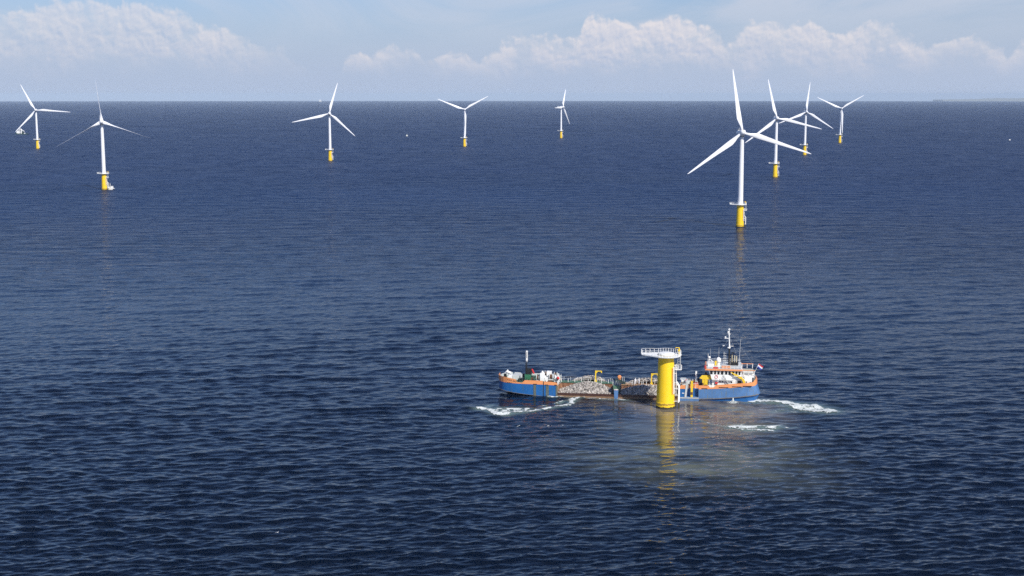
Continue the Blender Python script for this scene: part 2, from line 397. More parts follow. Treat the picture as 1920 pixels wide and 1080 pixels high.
def sea_material():
    M = bpy.data.materials.new('sea_water'); M.use_nodes = True; k = NT(M.node_tree); M.node_tree.nodes.clear()
    pos = k.n('ShaderNodeNewGeometry').outputs['Position']
    dist = k.vm('LENGTH', pos); dist = k.t.nodes[-1].outputs['Value']
    def stretched(sx, sy, rot):
        m = k.n('ShaderNodeMapping'); m.inputs['Rotation'].default_value = (0, 0, rad(rot)); k.put(m.inputs[0], pos)
        m2 = k.n('ShaderNodeMapping'); m2.inputs['Scale'].default_value = (1 / sx, 1 / sy, 1 / sy); k.put(m2.inputs[0], m.outputs[0]); return m2.outputs[0]
    nA = k.noise(stretched(3.4, 1.3, -6), 1., 2, .5)          # ripples
    nB = k.noise(stretched(8.5, 3.0, 5), 1., 3, .55)         # chop that the far mesh cannot carry
    nC = k.noise(stretched(40, 13, -4), 1., 3, .55)
    nD = k.noise(stretched(150, 46, 3), 1., 3, .55)
    hB = k.m('MULTIPLY', k.m('MULTIPLY', nB, k.ss(dist, 420., 1100., .0, 1.)), k.ss(dist, 1800., 5000., 1., 0.))
    hC = k.m('MULTIPLY', k.m('MULTIPLY', nC, k.ss(dist, 500., 1400., 0., 1.)), k.ss(dist, 4000., 12000., 1., 0.))
    hD = k.m('MULTIPLY', nD, k.ss(dist, 1200., 3500., 0., 1.)); hD = k.m('MULTIPLY', hD, k.ss(dist, 9000., 25000., 1., 0.))
    hgt = k.m('ADD', k.m('MULTIPLY', k.m('MULTIPLY', nA, k.ss(dist, 700., 2200., 1., 0.)), .20), k.m('ADD', k.m('MULTIPLY', hB, 1.3), k.m('ADD', k.m('MULTIPLY', hC, 7.5), k.m('MULTIPLY', hD, 24.))))
    bn = k.n('ShaderNodeBump'); bn.inputs['Strength'].default_value = 1.; bn.inputs['Distance'].default_value = 1.0
    hgt = k.m('MULTIPLY', hgt, k.m('SUBTRACT', 1., k.n('ShaderNodeAttribute', attribute_name='calm').outputs['Fac']))
    k.put(bn.inputs['Height'], hgt)
    # far away the wave faces turned to the viewer hide the ones turned away
    inc = k.n('ShaderNodeNewGeometry').outputs['Incoming']
    sc_ = k.n('ShaderNodeVectorMath', operation='SCALE'); k.put(sc_.inputs[0], inc); k.put(sc_.inputs['Scale'], k.ss(dist, 350., 1300., 0., .13))
    nrm = k.vm('NORMALIZE', k.vm('ADD', bn.outputs[0], sc_.outputs[0]))
    at = lambda n: k.n('ShaderNodeAttribute', attribute_name=n).outputs['Fac']
    wind = k.noise(stretched(420, 160, 8), 1., 3, .5)
    c = k.mix(k.lin(wind, .3, .7), SEA_A, SEA_B)
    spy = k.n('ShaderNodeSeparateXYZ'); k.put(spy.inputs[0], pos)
    c = k.mix(k.ss(spy.outputs[1], 230., 1100.), SEA_N, c)  # body colour darkens towards the viewer, a painted vignette
    c = k.mix(at('milky'), c, (.115, .130, .108, 1))
    c = k.mix(at('silt'), c, (.16, .14, .115, 1))
    c = k.mix(k.m('MULTIPLY', at('aerated'), .9), c, (.17, .25, .23, 1))
    fr = k.n('ShaderNodeFresnel'); fr.inputs[0].default_value = 1.333; k.put(fr.inputs['Normal'], nrm)
    # gusts and groups of steeper waves, seen as short streaks
    t1 = k.m('MULTIPLY', k.m('SUBTRACT', k.noise(stretched(11, 9, 4), 1., 3, .6), .5), k.ss(dist, 400., 900., 0., 1.))
    t2 = k.m('MULTIPLY', k.m('SUBTRACT', k.noise(stretched(34, 38, -3), 1., 3, .6), .5), k.ss(dist, 800., 1700., 0., 1.))
    t3 = k.m('MULTIPLY', k.m('SUBTRACT', k.noise(stretched(120, 190, 3), 1., 3, .6), .5), k.ss(dist, 1800., 4000., 0., 1.))
    t4 = k.m('SUBTRACT', k.noise(stretched(260, 200, 10), 1., 3, .5), .5)
    tm = k.m('ADD', k.m('ADD', 1., k.m('MULTIPLY', t4, .6)), k.m('MULTIPLY', k.m('ADD', k.m('ADD', t1, t2), t3), 3.4), clamp=False)
    tm = k.m('MAXIMUM', tm, .3)
    F = k.m('MULTIPLY', fr.outputs[0], tm); F = k.m('DIVIDE', F, k.m('ADD', 1., k.m('MULTIPLY', F, k.m('MULTIPLY', k.ss(dist, 230., 1000., .3, 1.9), k.m('SUBTRACT', 1., k.m('MULTIPLY', k.n('ShaderNodeAttribute', attribute_name='calm').outputs['Fac'], 1.45))))))
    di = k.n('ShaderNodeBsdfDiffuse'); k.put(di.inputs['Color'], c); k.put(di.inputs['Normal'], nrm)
    gl = k.n('ShaderNodeBsdfGlossy'); gl.inputs['Color'].default_value = (1, 1, 1, 1)
    k.put(gl.inputs['Roughness'], k.ss(dist, 420., 1500., .03, .33)); k.put(gl.inputs['Normal'], nrm)
    mx = k.n('ShaderNodeMixShader'); k.put(mx.inputs[0], F); k.t.links.new(di.outputs[0], mx.inputs[1]); k.t.links.new(gl.outputs[0], mx.inputs[2])
    o = k.n('ShaderNodeOutputMaterial'); k.t.links.new(mx.outputs[0], o.inputs['Surface'])
    return M
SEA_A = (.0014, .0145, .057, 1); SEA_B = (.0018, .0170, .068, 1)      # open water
SEA_N = (.0009, .0036, .0105, 1)                                         # near water darkened, lens vignetting painted into its colour

c6 = lambda L: [(880 + x / 6.4, 735 + y / 6.4) for x, y in L]
c5 = lambda L: [(1260 + x / 5.647, 740 + y / 5.647) for x, y in L]
LEFT = [(c6([(140, 195), (240, 212), (330, 245), (400, 268), (500, 250), (620, 238)]), 1.5, .95), (c6([(620, 238), (750, 232), (850, 210), (1000, 190), (1130, 170), (1200, 140), (1260, 85), (1300, 68)]), .9, .85),
        (c6([(350, 200), (470, 205), (690, 203)]), 1.3, .85), (c6([(380, 235), (520, 225), (640, 222)]), 2.2, .62), (c6([(1040, 130), (1120, 112), (1200, 90), (1280, 66)]), .55, .75), (c6([(210, 165), (280, 150), (230, 185)]), .6, .6),
        (c6([(850, 180), (900, 165), (960, 185)]), .6, .45), (c6([(1200, 165), (1230, 110), (1270, 90)]), .4, .6)]
HULLF = [(c6([(960, 62), (1050, 62), (1280, 63), (1400, 66), (1600, 88)]), .5, .8), (c6([(1560, 84), (1700, 88), (1890, 96)]), .9, .62), (c6([(1890, 96), (2050, 97), (2200, 98)]), .3, .35)]
RIGHT = [(c5([(860, 74), (950, 66), (1100, 72), (1250, 92), (1350, 112), (1500, 118), (1600, 148), (1710, 168)]), 1.9, .95), (c5([(1280, 120), (1400, 150), (1500, 172), (1690, 174)]), 2.2, .9),
         (c5([(1060, 185), (1150, 165), (1230, 165), (1300, 185), (1400, 188)]), 1.1, .48), (c5([(980, 84), (1150, 90), (1300, 110)]), 1.5, .6), (c5([(1350, 130), (1480, 140), (1600, 160)]), 3.4, .72)]
FRONT = [(c5([(215, 255), (300, 275), (430, 320), (540, 335), (640, 352)]), .45, .55), (c5([(640, 345), (700, 330), (740, 350), (830, 352), (900, 340), (1000, 340), (1070, 352), (1110, 340)]), 1.5, .92),
         (c5([(720, 368), (820, 378), (960, 376), (1060, 374)]), 1.1, .75), (c5([(1180, 355), (1240, 350), (1310, 345)]), .5, .5), (c5([(540, 130), (700, 145), (640, 165)]), 1.0, .33), (c5([(760, 240), (880, 190), (780, 200)]), .8, .25)]
FLECK = [(c6([(280, 365), (340, 370)]), .5, .6), (c6([(550, 418), (600, 412)]), .4, .6), (c6([(700, 430), (780, 420)]), .5, .42), (c6([(950, 412), (1050, 398), (1120, 396)]), .5, .42), (c6([(1170, 405), (1290, 402)]), .4, .42),
         ([(514, 936), (517, 937)], .14, .6), (c6([(1170, 235), (1200, 240)]), .4, .5)]
STRANDS = LEFT + HULLF + RIGHT + FRONT

def foam_material(cover=True):
    M = bpy.data.materials.new('sea_foam'); M.use_nodes = True; k = NT(M.node_tree); b = M.node_tree.nodes['Principled BSDF']
    pos = k.n('ShaderNodeNewGeometry').outputs['Position']
    n = k.noise(pos, 2.2, 4, .6)
    k.put(b.inputs['Base Color'], k.mix(k.lin(n, .35, .65), (.42, .48, .46, 1), (.80, .82, .80, 1)))
    b.inputs['Roughness'].default_value = .7
    if cover: k.put(b.inputs['Alpha'], k.n('ShaderNodeAttribute', attribute_name='cover').outputs['Fac'])
    return M
FOAM = foam_material(); SPRAY = foam_material(False)
def foam(label, strands, seed, cell=(.13, .26)):
    P0 = [G(*p) for s in strands for p in s[0]]; w = max(s[1] for s in strands) * 2.2
    x0, x1 = min(p[0] for p in P0) - w, max(p[0] for p in P0) + w; y0, y1 = min(p[1] for p in P0) - w, max(p[1] for p in P0) + w
    X, Y = np.meshgrid(np.arange(x0, x1, cell[0]), np.arange(y0, y1, cell[1]))
    den = np.zeros(X.shape)
    for pts, wd, dn in strands:
        gp = [G(*p) for p in pts]
        jx = X + 1.2 * (vnoise(X / 3, Y / 3, seed + 1, 3) - .5); jy = Y + 2.4 * (vnoise(X / 3 + 50, Y / 3, seed + 2, 3) - .5)
        q = seg_dist(jx, jy, gp) / wd
        den = np.maximum(den, dn * np.exp(-q ** 2))
    n = vnoise(X / 1.1, Y / 1.5, seed, 5, .7)
    rid = 1 - np.abs(2 * vnoise(X / 1.5 + 7, Y / 2.2, seed + 5, 4, .6) - 1)      # lacy ridges
    val = .6 * n + .4 * rid ** 3
    cov = (val - (1.0 - .81 * den)) * 6 + .3
    cov = np.where(den > .05, cov, 0); keep = cov > .04
    D = np.hypot(X, Y)
    dx, dy, dz = sea(X, Y, D)
    h = .05 + .22 * np.clip(den, 0, 1) * vnoise(X / .6, Y / .6, seed + 9, 3) + .05 * n
    P = np.stack([X + dx, Y + dy, dz + drop(X, Y) + h], -1)
    kq = keep[:-1, :-1]
    if not kq.any(): return
    me, u = grid_mesh('sea_foam', P, kq)
    at = me.attributes.new('cover', 'FLOAT', 'POINT'); at.data.foreach_set('value', np.clip(cov, 0, 1).ravel()[u].astype(np.float32)); me.materials.append(FOAM)
    tag(link('sea_foam', me), label, 'foam', None, 'stuff')
build_sea()
foam('white curling foam of the wash off the left bow of the stone ship', LEFT, 21)
foam('thin foam line along the rusty low side of the stone ship', HULLF, 31)
foam('thick white propeller wash trailing right from the stern', RIGHT, 41)
foam('broken white foam in the water in front of the stern', FRONT, 51)
foam('scattered tiny foam flecks on the open dark water at lower left', FLECK, 61, (.1, .16))

# ------------------------------------------------------------------ foundations and turbines
def foundation_meshes():
    F = {}
    F['shell'] = MB().lathe([(2.43, 1.72), (2.40, 4.0), (2.25, 9.), (2.09, 14.78)], 48).mesh('shell', yellow, 30)
    F['collar'] = MB().lathe([(2.5, .42), (2.56, .5), (2.56, 1.55), (2.52, 1.68), (2.44, 1.7)], 48).mesh('collar', collar_mat(), 30)
    F['waterline_growth'] = MB().lathe([(2.45, -3.), (2.5, .36)], 40).mesh('waterline_growth', growth, 30)
    deck = [(-6.5, .7), (-6.5, 2.9), (-3.0, 3.7)]
    arc = lambda a0, a1, n, r=3.85: [(r * math.cos(rad(a0 + (a1 - a0) * i / n)), r * math.sin(rad(a0 + (a1 - a0) * i / n))) for i in range(n + 1)]
    outline = [(-6.5, 2.9), (-6.5, .7), (-4.6, -.9), (-3.1, -2.3)] + arc(-125, 0, 10) + [(4.1, .3), (4.1, 1.9)] + arc(30, 118, 8)
    m = MB().prism(outline, 14.8, 15.0)
    F['deck'] = m.mesh('deck', white)
    m = MB()
    for i in range(len(outline)):            # edge beam and gussets below the deck
        a, b = outline[i], outline[(i + 1) % len(outline)]
        m.tube((a[0], a[1], 14.86), (b[0], b[1], 14.86), .11, .11, 6)
    for a in range(0, 360, 30):
        c, s_ = math.cos(rad(a)), math.sin(rad(a)); m.tube((2.0 * c, 2.0 * s_, 14.2), (3.5 * c, 3.5 * s_, 14.79), .06, .06, 5)
    for x in (-5.6, -4.6, -3.6): m.box(x - .05, x + .05, .2, 3.0, 14.6, 14.79)
    F['deck_beam'] = m.mesh('deck_beam', ltgrey)
    m = MB(); pts = []
    n = len(outline)
    for i in range(n):
        a, b = Vector(outline[i]), Vector(outline[(i + 1) % n]); l = (b - a).length; q = max(1, round(l / 1.15))
        for j in range(q): pts.append(a + (b - a) * j / q)
    cen = Vector((0, .6)); pts = [p + (cen - p).normalized() * .12 for p in pts]
    for p in pts: m.box(p.x - .045, p.x + .045, p.y - .045, p.y + .045, 15.0, 16.15)
    for z in (15.15, 15.6, 16.15): m.path([(p.x, p.y, z) for p in pts], .035 if z > 16 else .025, 5, True)
    F['railing'] = m.mesh('railing', white)
    m = MB().tube((3.55, .8, 15.), (3.55, .8, 16.9), .17, .15, 10).tube((3.55, .8, 16.85), (2.5, .3, 17.0), .12, .09, 8).box(3.3, 3.8, .55, 1.05, 15.9, 16.4).tube((2.5, .3, 17.), (2.5, .3, 16.3), .03)
    F['davit'] = m.mesh('davit', yellow2, 40)
    m = MB().box(-6.2, -5.4, 1.4, 2.2, 15.0, 15.9)
    F['equipment_box'] = m.mesh('equipment_box', ltgrey)
    # ladder and tubes on the right-hand side (boat landing)
    a = rad(-18); ex, ey = math.cos(a), math.sin(a); tx, ty = -ey, ex
    def P(r, t, z): return (ex * r + tx * t, ey * r + ty * t, z)
    m = MB()
    for t in (-.28, .28): m.tube(P(2.9, t, 4.), P(2.75, t, 12.6), .06, .06, 6)
    z = 4.2
    while z < 12.5: m.tube(P(2.88, -.28, z), P(2.88, .28, z), .03, .03, 4); z += .36
    for z in (4.6, 7.2, 9.9, 12.2): m.tube(P(2.2, -.28, z), P(2.9, -.28, z), .06).tube(P(2.2, .28, z), P(2.9, .28, z), .06)
    F['ladder'] = m.mesh('ladder', white)
    m = MB()
    for t in (-.55, .55): m.tube(P(3.62, t, 1.7), P(3.62, t, 6.4), .17, .17, 10).tube(P(3.62, t, 6.4), P(2.9, t, 7.5), .15, .12, 8)
    for z in (1.95, 5.6):
        m.tube(P(2.3, -.55, z), P(3.62, -.55, z), .1).tube(P(2.3, .55, z), P(3.62, .55, z), .1).tube(P(3.62, -.55, z), P(3.62, .55, z), .08)
    z = 2.3
    while z < 6.3: m.tube(P(3.45, -.3, z), P(3.45, .3, z), .03, .03, 4); z += .36
    for t in (-.3, .3): m.tube(P(3.45, t, 1.8), P(3.45, t, 6.8), .045, .045, 6)
    F['boat_landing'] = m.mesh('boat_landing', white, 40)
    m = MB()
    for t in (-.55, .55): m.tube(P(3.62, t, -2.5), P(3.62, t, 1.69), .18, .17, 10)
    for t in (-.2, .5): m.tube(P(2.85, t, -2.5), P(2.85, t, 1.95), .12, .12, 8)
    F['landing_leg'] = m.mesh('landing_leg', growth, 40)
    m = MB(); m.box(2.2, 4.0, -1.6, -.2, 11.0, 11.12)
    for q in ((4.0, -1.6), (4.0, -.2), (3.1, -1.6), (3.1, -.2), (2.3, -1.6)): m.box(q[0]-.05, q[0]+.05, q[1]-.05, q[1]+.05, 11.12, 12.35)
    for zz in (11.7, 12.35): m.path([(2.3, -1.6, zz), (4.0, -1.6, zz), (4.0, -.2, zz), (3.1, -.2, zz)], .04, 5)
    F['rest_platform'] = m.mesh('rest_platform', white)
    m = MB()
    for q in ((3.0, -1.), (3.75, -1.), (3.75, 0.)): m.tube((q[0], q[1], 12.6), (q[0], q[1], 14.8), .05, .05, 6)
    for zz in (12.6, 13.3, 14.): m.path([(3., -1., zz), (3.75, -1., zz), (3.75, 0., zz)], .035, 5)
    F['ladder_cage'] = m.mesh('ladder_cage', ltgrey)
    m = MB()
    a2 = rad(-52); px, py = math.cos(a2), math.sin(a2)
    m.tube((2.52 * px, 2.52 * py, 4.1), (2.36 * px, 2.36 * py, 11.6), .075, .075, 8)
    for z in (4.6, 6.4, 8.2, 10, 11.3): m.tube((2.1 * px, 2.1 * py, z), (2.6 * px, 2.6 * py, z), .07, .07, 6)
    F['cable_tube'] = m.mesh('cable_tube', orange, 40)
    m = MB(); a3 = rad(-43); px, py = math.cos(a3), math.sin(a3)
    for da in (0, 8):
        px, py = math.cos(a3 + rad(da)), math.sin(a3 + rad(da))
        m.tube((2.62 * px, 2.62 * py, 4.2), (2.46 * px, 2.46 * py, 11.9), .085, .085, 8)
        for z in (4.6, 7.2, 9.6, 11.6): m.tube((2.1 * px, 2.1 * py, z), (2.6 * px, 2.6 * py, z), .06, .06, 6)
    F['white_tube'] = m.mesh('riser_tube', white, 40)
    F['cover'] = MB().lathe([(2.05, 15.02), (2.1, 15.1), (2.1, 15.45), (1.95, 15.62), (1.0, 15.78), (.02, 15.84)], 40).mesh('cover', white, 30)
    F['cover_ring'] = MB().lathe([(2.35, 15.004), (2.35, 15.14), (2.14, 15.14), (2.14, 15.004)], 40, cap=False).mesh('cover_ring', cream, 30)
    for me in F.values():                     # deck level 14.4 m
        for v in me.vertices:
            if v.co.z > 2: v.co.z *= .962
        me.update()
    return F
def collar_mat():
    M = bpy.data.materials.new('stained_yellow_collar'); M.use_nodes = True; k = NT(M.node_tree); b = M.node_tree.nodes['Principled BSDF']
    tc = k.n('ShaderNodeTexCoord').outputs['Object']; sp = k.n('ShaderNodeSeparateXYZ'); k.put(sp.inputs[0], tc)
    n = k.noise(tc, 1.5, 5, .7)
    z = k.m('ADD', sp.outputs[2], k.m('MULTIPLY', k.m('SUBTRACT', n, .5), 1.3))
    band = k.m('MULTIPLY', k.ss(z, .85, 1.1), k.ss(z, 1.55, 1.35))
    c = k.mix(k.m('MULTIPLY', band, .8), (.88, .58, .012, 1), (.2, .11, .02, 1))
    c = k.mix(k.ss(z, .62, .45), c, (.1, .07, .02, 1))
    k.put(b.inputs['Base Color'], c); b.inputs['Roughness'].default_value = .5
    return M
FM = foundation_meshes()
def add_foundation(root, cover=False, box=True):
    for nm in ('shell', 'collar', 'waterline_growth', 'deck', 'railing', 'davit', 'ladder', 'boat_landing', 'landing_leg', 'rest_platform', 'ladder_cage', 'cable_tube'):
        link(nm, FM[nm], root)
    link('riser_tube', FM['white_tube'], root); link('deck_beam', FM['deck_beam'], root)
    if cover: link('cover', FM['cover'], root); link('cover_ring', FM['cover_ring'], root)
    if box: link('equipment_box', FM['equipment_box'], root)

fx, fy = 41.45, 352.0
mono = empty('monopile_foundation', (fx, fy, 0), 0, 'tall yellow foundation column without a tower, in front of the blue and orange ship', 'foundation')
add_foundation(mono, True, False)

TOWER = MB().lathe([(1.86, 14.43), (1.86, 14.65), (1.72, 14.66), (1.62, 28), (1.45, 45), (1.28, 57.4)], 40).mesh('tower', twhite, 30)
TRING = MB().lathe([(1.36, 56.9), (1.42, 57.0), (1.42, 57.5), (1.3, 57.7)], 32).mesh('yaw_ring', grey, 30)
def blade_mesh():
    st = [(0, 1.7, 1.7, 0), (.04, 1.75, 1.7, 0), (.09, 2.2, 1.45, .1), (.15, 3.2, 1.0, .22), (.21, 3.75, .75, .3), (.3, 3.45, .58, .31), (.45, 2.7, .4, .31), (.6, 2.1, .28, .31), (.75, 1.6, .19, .31), (.88, 1.15, .12, .31), (.96, .75, .07, .31), (1., .25, .03, .31)]
    V = []; F = []; n = 16
    for r, ch, th, le in st:
        tw = rad(14 * (1 - r) ** 2)
        f = min(1, max(0, (r - .05) / .13))
        for i in range(n):
            a = 2 * math.pi * i / n
            cx, cy = ch / 2 * math.cos(a), th / 2 * math.sin(a)
            if f > 0:                           # pull towards an aerofoil: thick near the leading edge, thin at the trailing edge
                s_ = (cx / ch + .5); cy = cy * (1 - f * .65 * (s_ if s_ < 1 else 1) ** 1) * (1 + f * .25)
            x = -(cx) * 1.0
            x = x - f * ch * .22                 # trailing edge towards -x
            xr = x * math.cos(tw) - cy * math.sin(tw); yr = x * math.sin(tw) + cy * math.cos(tw)
            V.append((xr * .9, yr, r * 40.))
    m = len(st)
    for j in range(m - 1):
        for i in range(n): F.append((j*n+i, j*n+(i+1) % n, (j+1)*n+(i+1) % n, (j+1)*n+i))
    F += [tuple(reversed(range(n))), tuple(range((m-1)*n, m*n))]
    return MB().add(V, F).mesh('blade', blade_white, 60)
BLADE = blade_mesh()
def nacelle_mesh():
    # local: +x towards the hub; origin on the yaw axis at hub height
    secs = [(-8.2, 1.1, .9, .35), (-7.9, 1.6, 1.5, .2), (-6, 1.85, 1.85, 0), (0, 1.95, 1.95, 0), (2.0, 1.9, 1.9, 0), (2.7, 1.55, 1.55, 0)]
    V = []; F = []; n = 20
    for x, w, h, zo in secs:
        for i in range(n):
            a = 2 * math.pi * i / n; c, s_ = math.cos(a), math.sin(a)
            e = .55
            V.append((x, w * abs(c) ** e * (1 if c > 0 else -1), zo + h * abs(s_) ** e * (1 if s_ > 0 else -1)))
    m = len(secs)
    for j in range(m - 1):
        for i in range(n): F.append((j*n+i, j*n+(i+1) % n, (j+1)*n+(i+1) % n, (j+1)*n+i))
    F += [tuple(reversed(range(n))), tuple(range((m-1)*n, m*n))]
    return MB().add(V, F).mesh('nacelle', twhite, 50)
NAC = nacelle_mesh()
ANEMO = MB().tube((-7, .5, 1.8), (-7.4, .5, 3.6), .07).tube((-7, -.5, 1.8), (-7.4, -.5, 3.2), .07).box(-7.9, -7.1, .35, .65, 3.3, 3.75).box(-6.6, -5.9, -.9, .9, 1.7, 2.3).mesh('wind_sensor', ltgrey)
HUB = MB().lathe([(.05, 2.9), (.7, 2.75), (1.35, 2.1), (1.7, 1.2), (1.8, .2), (1.75, -.9), (1.5, -1.2)], 24).mesh('hub', twhite, 40)

def turbine(bx, by, hubdx, hubz, tips, yaw, label, pitch=4., depth=.985, thick=1.):
    """yaw: rotor axis direction in plan, degrees from -Y towards +X"""
    root = empty('wind_turbine', (bx, by, drop(bx, by)), 0, label, 'wind turbine', 'wind turbines standing in the sea')
    add_foundation(root)
    link('tower', TOWER, root); link('yaw_ring', TRING, root)
    ya = rad(yaw); ax = Vector((math.sin(ya), -math.cos(ya), .09)).normalized()
    q = ax.to_track_quat('X', 'Z')
    nac = link('nacelle', NAC, root, (0, 0, 59.6)); nac.rotation_mode = 'QUATERNION'; nac.rotation_quaternion = q
    an = link('wind_sensor', ANEMO, nac)
    hc = Vector((0, 0, 59.6)) + ax * 3.9
    if abs(yaw) < 40: hc.x += (hubdx - hc.x) * .6; 
    hub = link('hub', HUB, root, hc); hub.rotation_mode = 'QUATERNION'; hub.rotation_quaternion = ax.to_track_quat('Z', 'Y')
    for bi, (tx, tz) in enumerate(tips):
        bp = pitch[bi] if isinstance(pitch, tuple) else pitch
        ty = -(ax.x * tx + ax.z * tz) / ax.y
        d = Vector((tx, ty, tz)) * depth
        # frame: z along blade, y along the wind axis (towards hub nose = -y), x the rest
        z = d.normalized(); y = (-ax - (-ax).dot(z) * z).normalized(); x = y.cross(z)
        R = Matrix((x, y, z)).transposed().to_4x4()
        R = R @ Matrix.Rotation(rad(bp), 4, 'Z')
        b = link('blade', BLADE, root, hc + z * .9)
        b.rotation_mode = 'QUATERNION'; b.rotation_quaternion = R.to_quaternion(); b.scale = (1, thick, (d.length - .9) / 40.)
    return root
turbine(145.4, 848., -1.0, 59.5, [(-6.5, 40.2), (-35.4, -26.), (45.2, -13.8)], 6, 'nearest and largest white wind turbine on a yellow base, right of centre')
turbine(267.8, 1359.6, -1.0, 59.7, [(-9.5, 39.6), (47.1, -11.2), (-33, -24.8)], 5, 'white wind turbine whose rotor overlaps the one directly behind the largest turbine')
turbine(407.3, 1864., 0, 60., [(5.0, 41.5), (38.6, -23.6), (-40, -15.8)], 5, 'white wind turbine whose yellow base is crossed by a blade tip of the largest turbine')
turbine(571.6, 2338., .5, 60.5, [(-44., 19.6), (40., 23.), (1.8, -44.1)], 4, 'farthest right white wind turbine, with its rotor standing like a Y')
turbine(94.9, 2595.5, 4.7, 59.4, [(5.9, 34.7), (14.4, -33.8), (-17.8, -1.)], 66, 'smallest white wind turbine, seen from the side near the middle of the horizon', pitch=(-60, 25, 4))
turbine(-76.8, 2170., .4, 59.9, [(-43.8, 17.2), (38.5, 21.5), (1.5, -43)], 9, 'white wind turbine left of the middle, with one blade hanging down over its tower')
turbine(-230.7, 1699., .1, 59.3, [(10.8, 39.), (-46.7, -10.8), (32.2, -28.9)], 10, 'white wind turbine standing alone between the left pair and the middle, one blade leaning right')
turbine(-361.5, 1183.6, 1.2, 59.6, [(-4.6, 37.4), (-38.6, -22.), (45, -16.4)], 12, 'second largest white wind turbine at left with thin feathered blades, white boat at its base', pitch=84, thick=1.7)
turbine(-738., 2084.8, .5, 60., [(-21, 40.2), (50.8, -3.4), (-29.8, -33.8)], 14, 'leftmost white wind turbine, a green and white work vessel below its lower blade')

# ------------------------------------------------------------------ the stone ship
SA = rad(-7.4)
ship = empty('stone_dumping_ship', (12.39, 365.0, 0), SA, 'blue and orange ship with white wheelhouse, stone heaped on its low open middle', 'ship')
B = 12.2                              # beam
def loft(stations, mats, name):
    m = MB(); n = None; V = []
    for st in stations:
        near = st; far = [(u, B - v, z) for (u, v, z) in reversed(st)]
        ring = near + far; n = len(ring); V += ring
    F = []; k = len(stations)
    h = len(stations[0])
    m.v = V
    for j in range(k - 1):
        for i in range(n):
            F.append((j*n+i, j*n+(i+1) % n, (j+1)*n+(i+1) % n, (j+1)*n+i))
            low = (1 <= i < 2 * h - 2)
            m.fm.append(2 if i == n - 1 else (1 if low else 0))
    F += [tuple(reversed(range(n))), tuple(range((k-1)*n, k*n))]; m.fm += [0, 3]
    m.f = F
    return m.obj(name, mats, ship, 30)
def bst(u, ins, zt, zk, tuck, du=0., zb=-1.5, dk=0.):
    return [(u, ins, zt), (u + dk, ins, zk), (u + du * .4 + dk, ins + tuck, zk - .25), (u + du, ins + tuck + .4, zb)]
BOW = [(-16.8, 4.9), (-16.5, 3.4), (-15.9, 2.2), (-15.1, 1.4), (-14, .8), (-12, .3), (-9, .04), (-4, 0), (.3, 0)]
loft([bst(-16.8, 4.9, 3.45, 1.35, .3, 4.0), bst(-16.5, 3.4, 3.45, 1.3, .5, 3.9), bst(-15.9, 2.2, 3.44, 1.22, .8, 3.6), bst(-15.1, 1.4, 3.42, 1.12, .9, 3.2), bst(-14, .8, 3.4, 1.0, .9, 2.6),
      bst(-12, .3, 3.38, .78, .9, 1.6), bst(-9, .04, 3.33, .45, .7, .6), bst(-4, 0, 3.3, .05, .3), bst(.3, 0, 3.12, -.3, .1)], [blue, dkblue, deck_green, tan_steel], 'bow_hull')  # navy lower faces: shade under the tucked bow put into the colour
loft([bst(39.4, 0, 3.2, .42, .35), bst(44, 0, 3.45, .68, .35), bst(49, .0, 3.9, 1.1, .35), bst(52.5, .08, 4.2, 1.55, .4), bst(54.2, .5, 4.4, 1.8, .5, -.2, dk=.5), bst(55., 1.3, 4.5, 1.95, .5, -.4, dk=.8), bst(55.4, 2.8, 4.55, 2., .4, -.5, dk=1.)],
     [blue_worn, blue, deck_green, blue], 'stern_hull')
m = MB(); m.box(.31, 39.39, .02, B - .02, -1.5, .45); m.obj('lower_hull', mat('wet_tan_steel', (.22, .13, .07), .6, (.08, .04, .02), .06, 1., .25, streak=True), ship)
m = MB(); m.box(.31, 34.29, -.05, .35, .46, 1.05).box(.31, 34.29, B - .35, B + .05, .46, 1.05); m.obj('gunwale', dark_rust, ship)
m = MB(); m.box(.32, 34.28, .36, B - .36, .46, .85); m.obj('cargo_deck', rust, ship)
# notch section between cargo deck and stern
m = MB(); m.box(34.3, 36., .0, B, .46, 3.2).box(36.01, 39.38, 1.3, B - 1.3, .46, 3.2)
for u in (36.6, 37.3, 38.0, 38.7): m.box(u - .05, u + .05, 1.18, 1.3, 1.05, 3.2)
m.obj('stern_shoulder', blue, ship)
m = MB(); m.box(34.2, 39.5, -.18, .0, -.5, .95).box(36.02, 39.37, .01, 1.29, .46, .96); m.obj('fender_ledge', blue_worn, ship)
m = MB(); m.box(34.28, 39.45, -.24, -.19, .55, .9); m.obj('ledge_fender', grey, ship)
# bulwarks (orange)
def bulwark(path, name='bulwark'):
    m = MB(); m.strip([(u, v - .03, z0, z1) for u, v, z0, z1 in path], .14)
    m.obj(name, orange, ship)
    m = MB(); m.strip([(u, B - v + .03, z0, z0 + (z1 - z0) * .55) for u, v, z0, z1 in path], -.14)
    return m.obj(name, ltgrey, ship)
bulwark([(-16.82, 4.9, 3.46, 4.85), (-16.52, 3.4, 3.46, 4.95), (-15.92, 2.2, 3.45, 5.0), (-15.1, 1.4, 3.43, 4.98), (-14, .8, 3.41, 4.9), (-12, .3, 3.39, 4.62), (-11.5, .25, 3.38, 4.55), (-11.1, .22, 3.37, 3.75), (-9.7, .1, 3.35, 3.68), (-8.9, .04, 3.34, 4.42), (-4, 0, 3.31, 4.38), (-3.75, 0, 3.3, 4.36)])
m = MB(); m.box(-16.95, -16.8, 4.9, B - 4.9, 3.46, 4.85); m.obj('bow_plate', orange, ship)
bulwark([(-3.5, -.02, 3.29, 4.2), (-1, -.02, 3.2, 4.1), (-.3, -.02, 3.15, 4.0), (.32, -.02, 3.13, 3.75)])
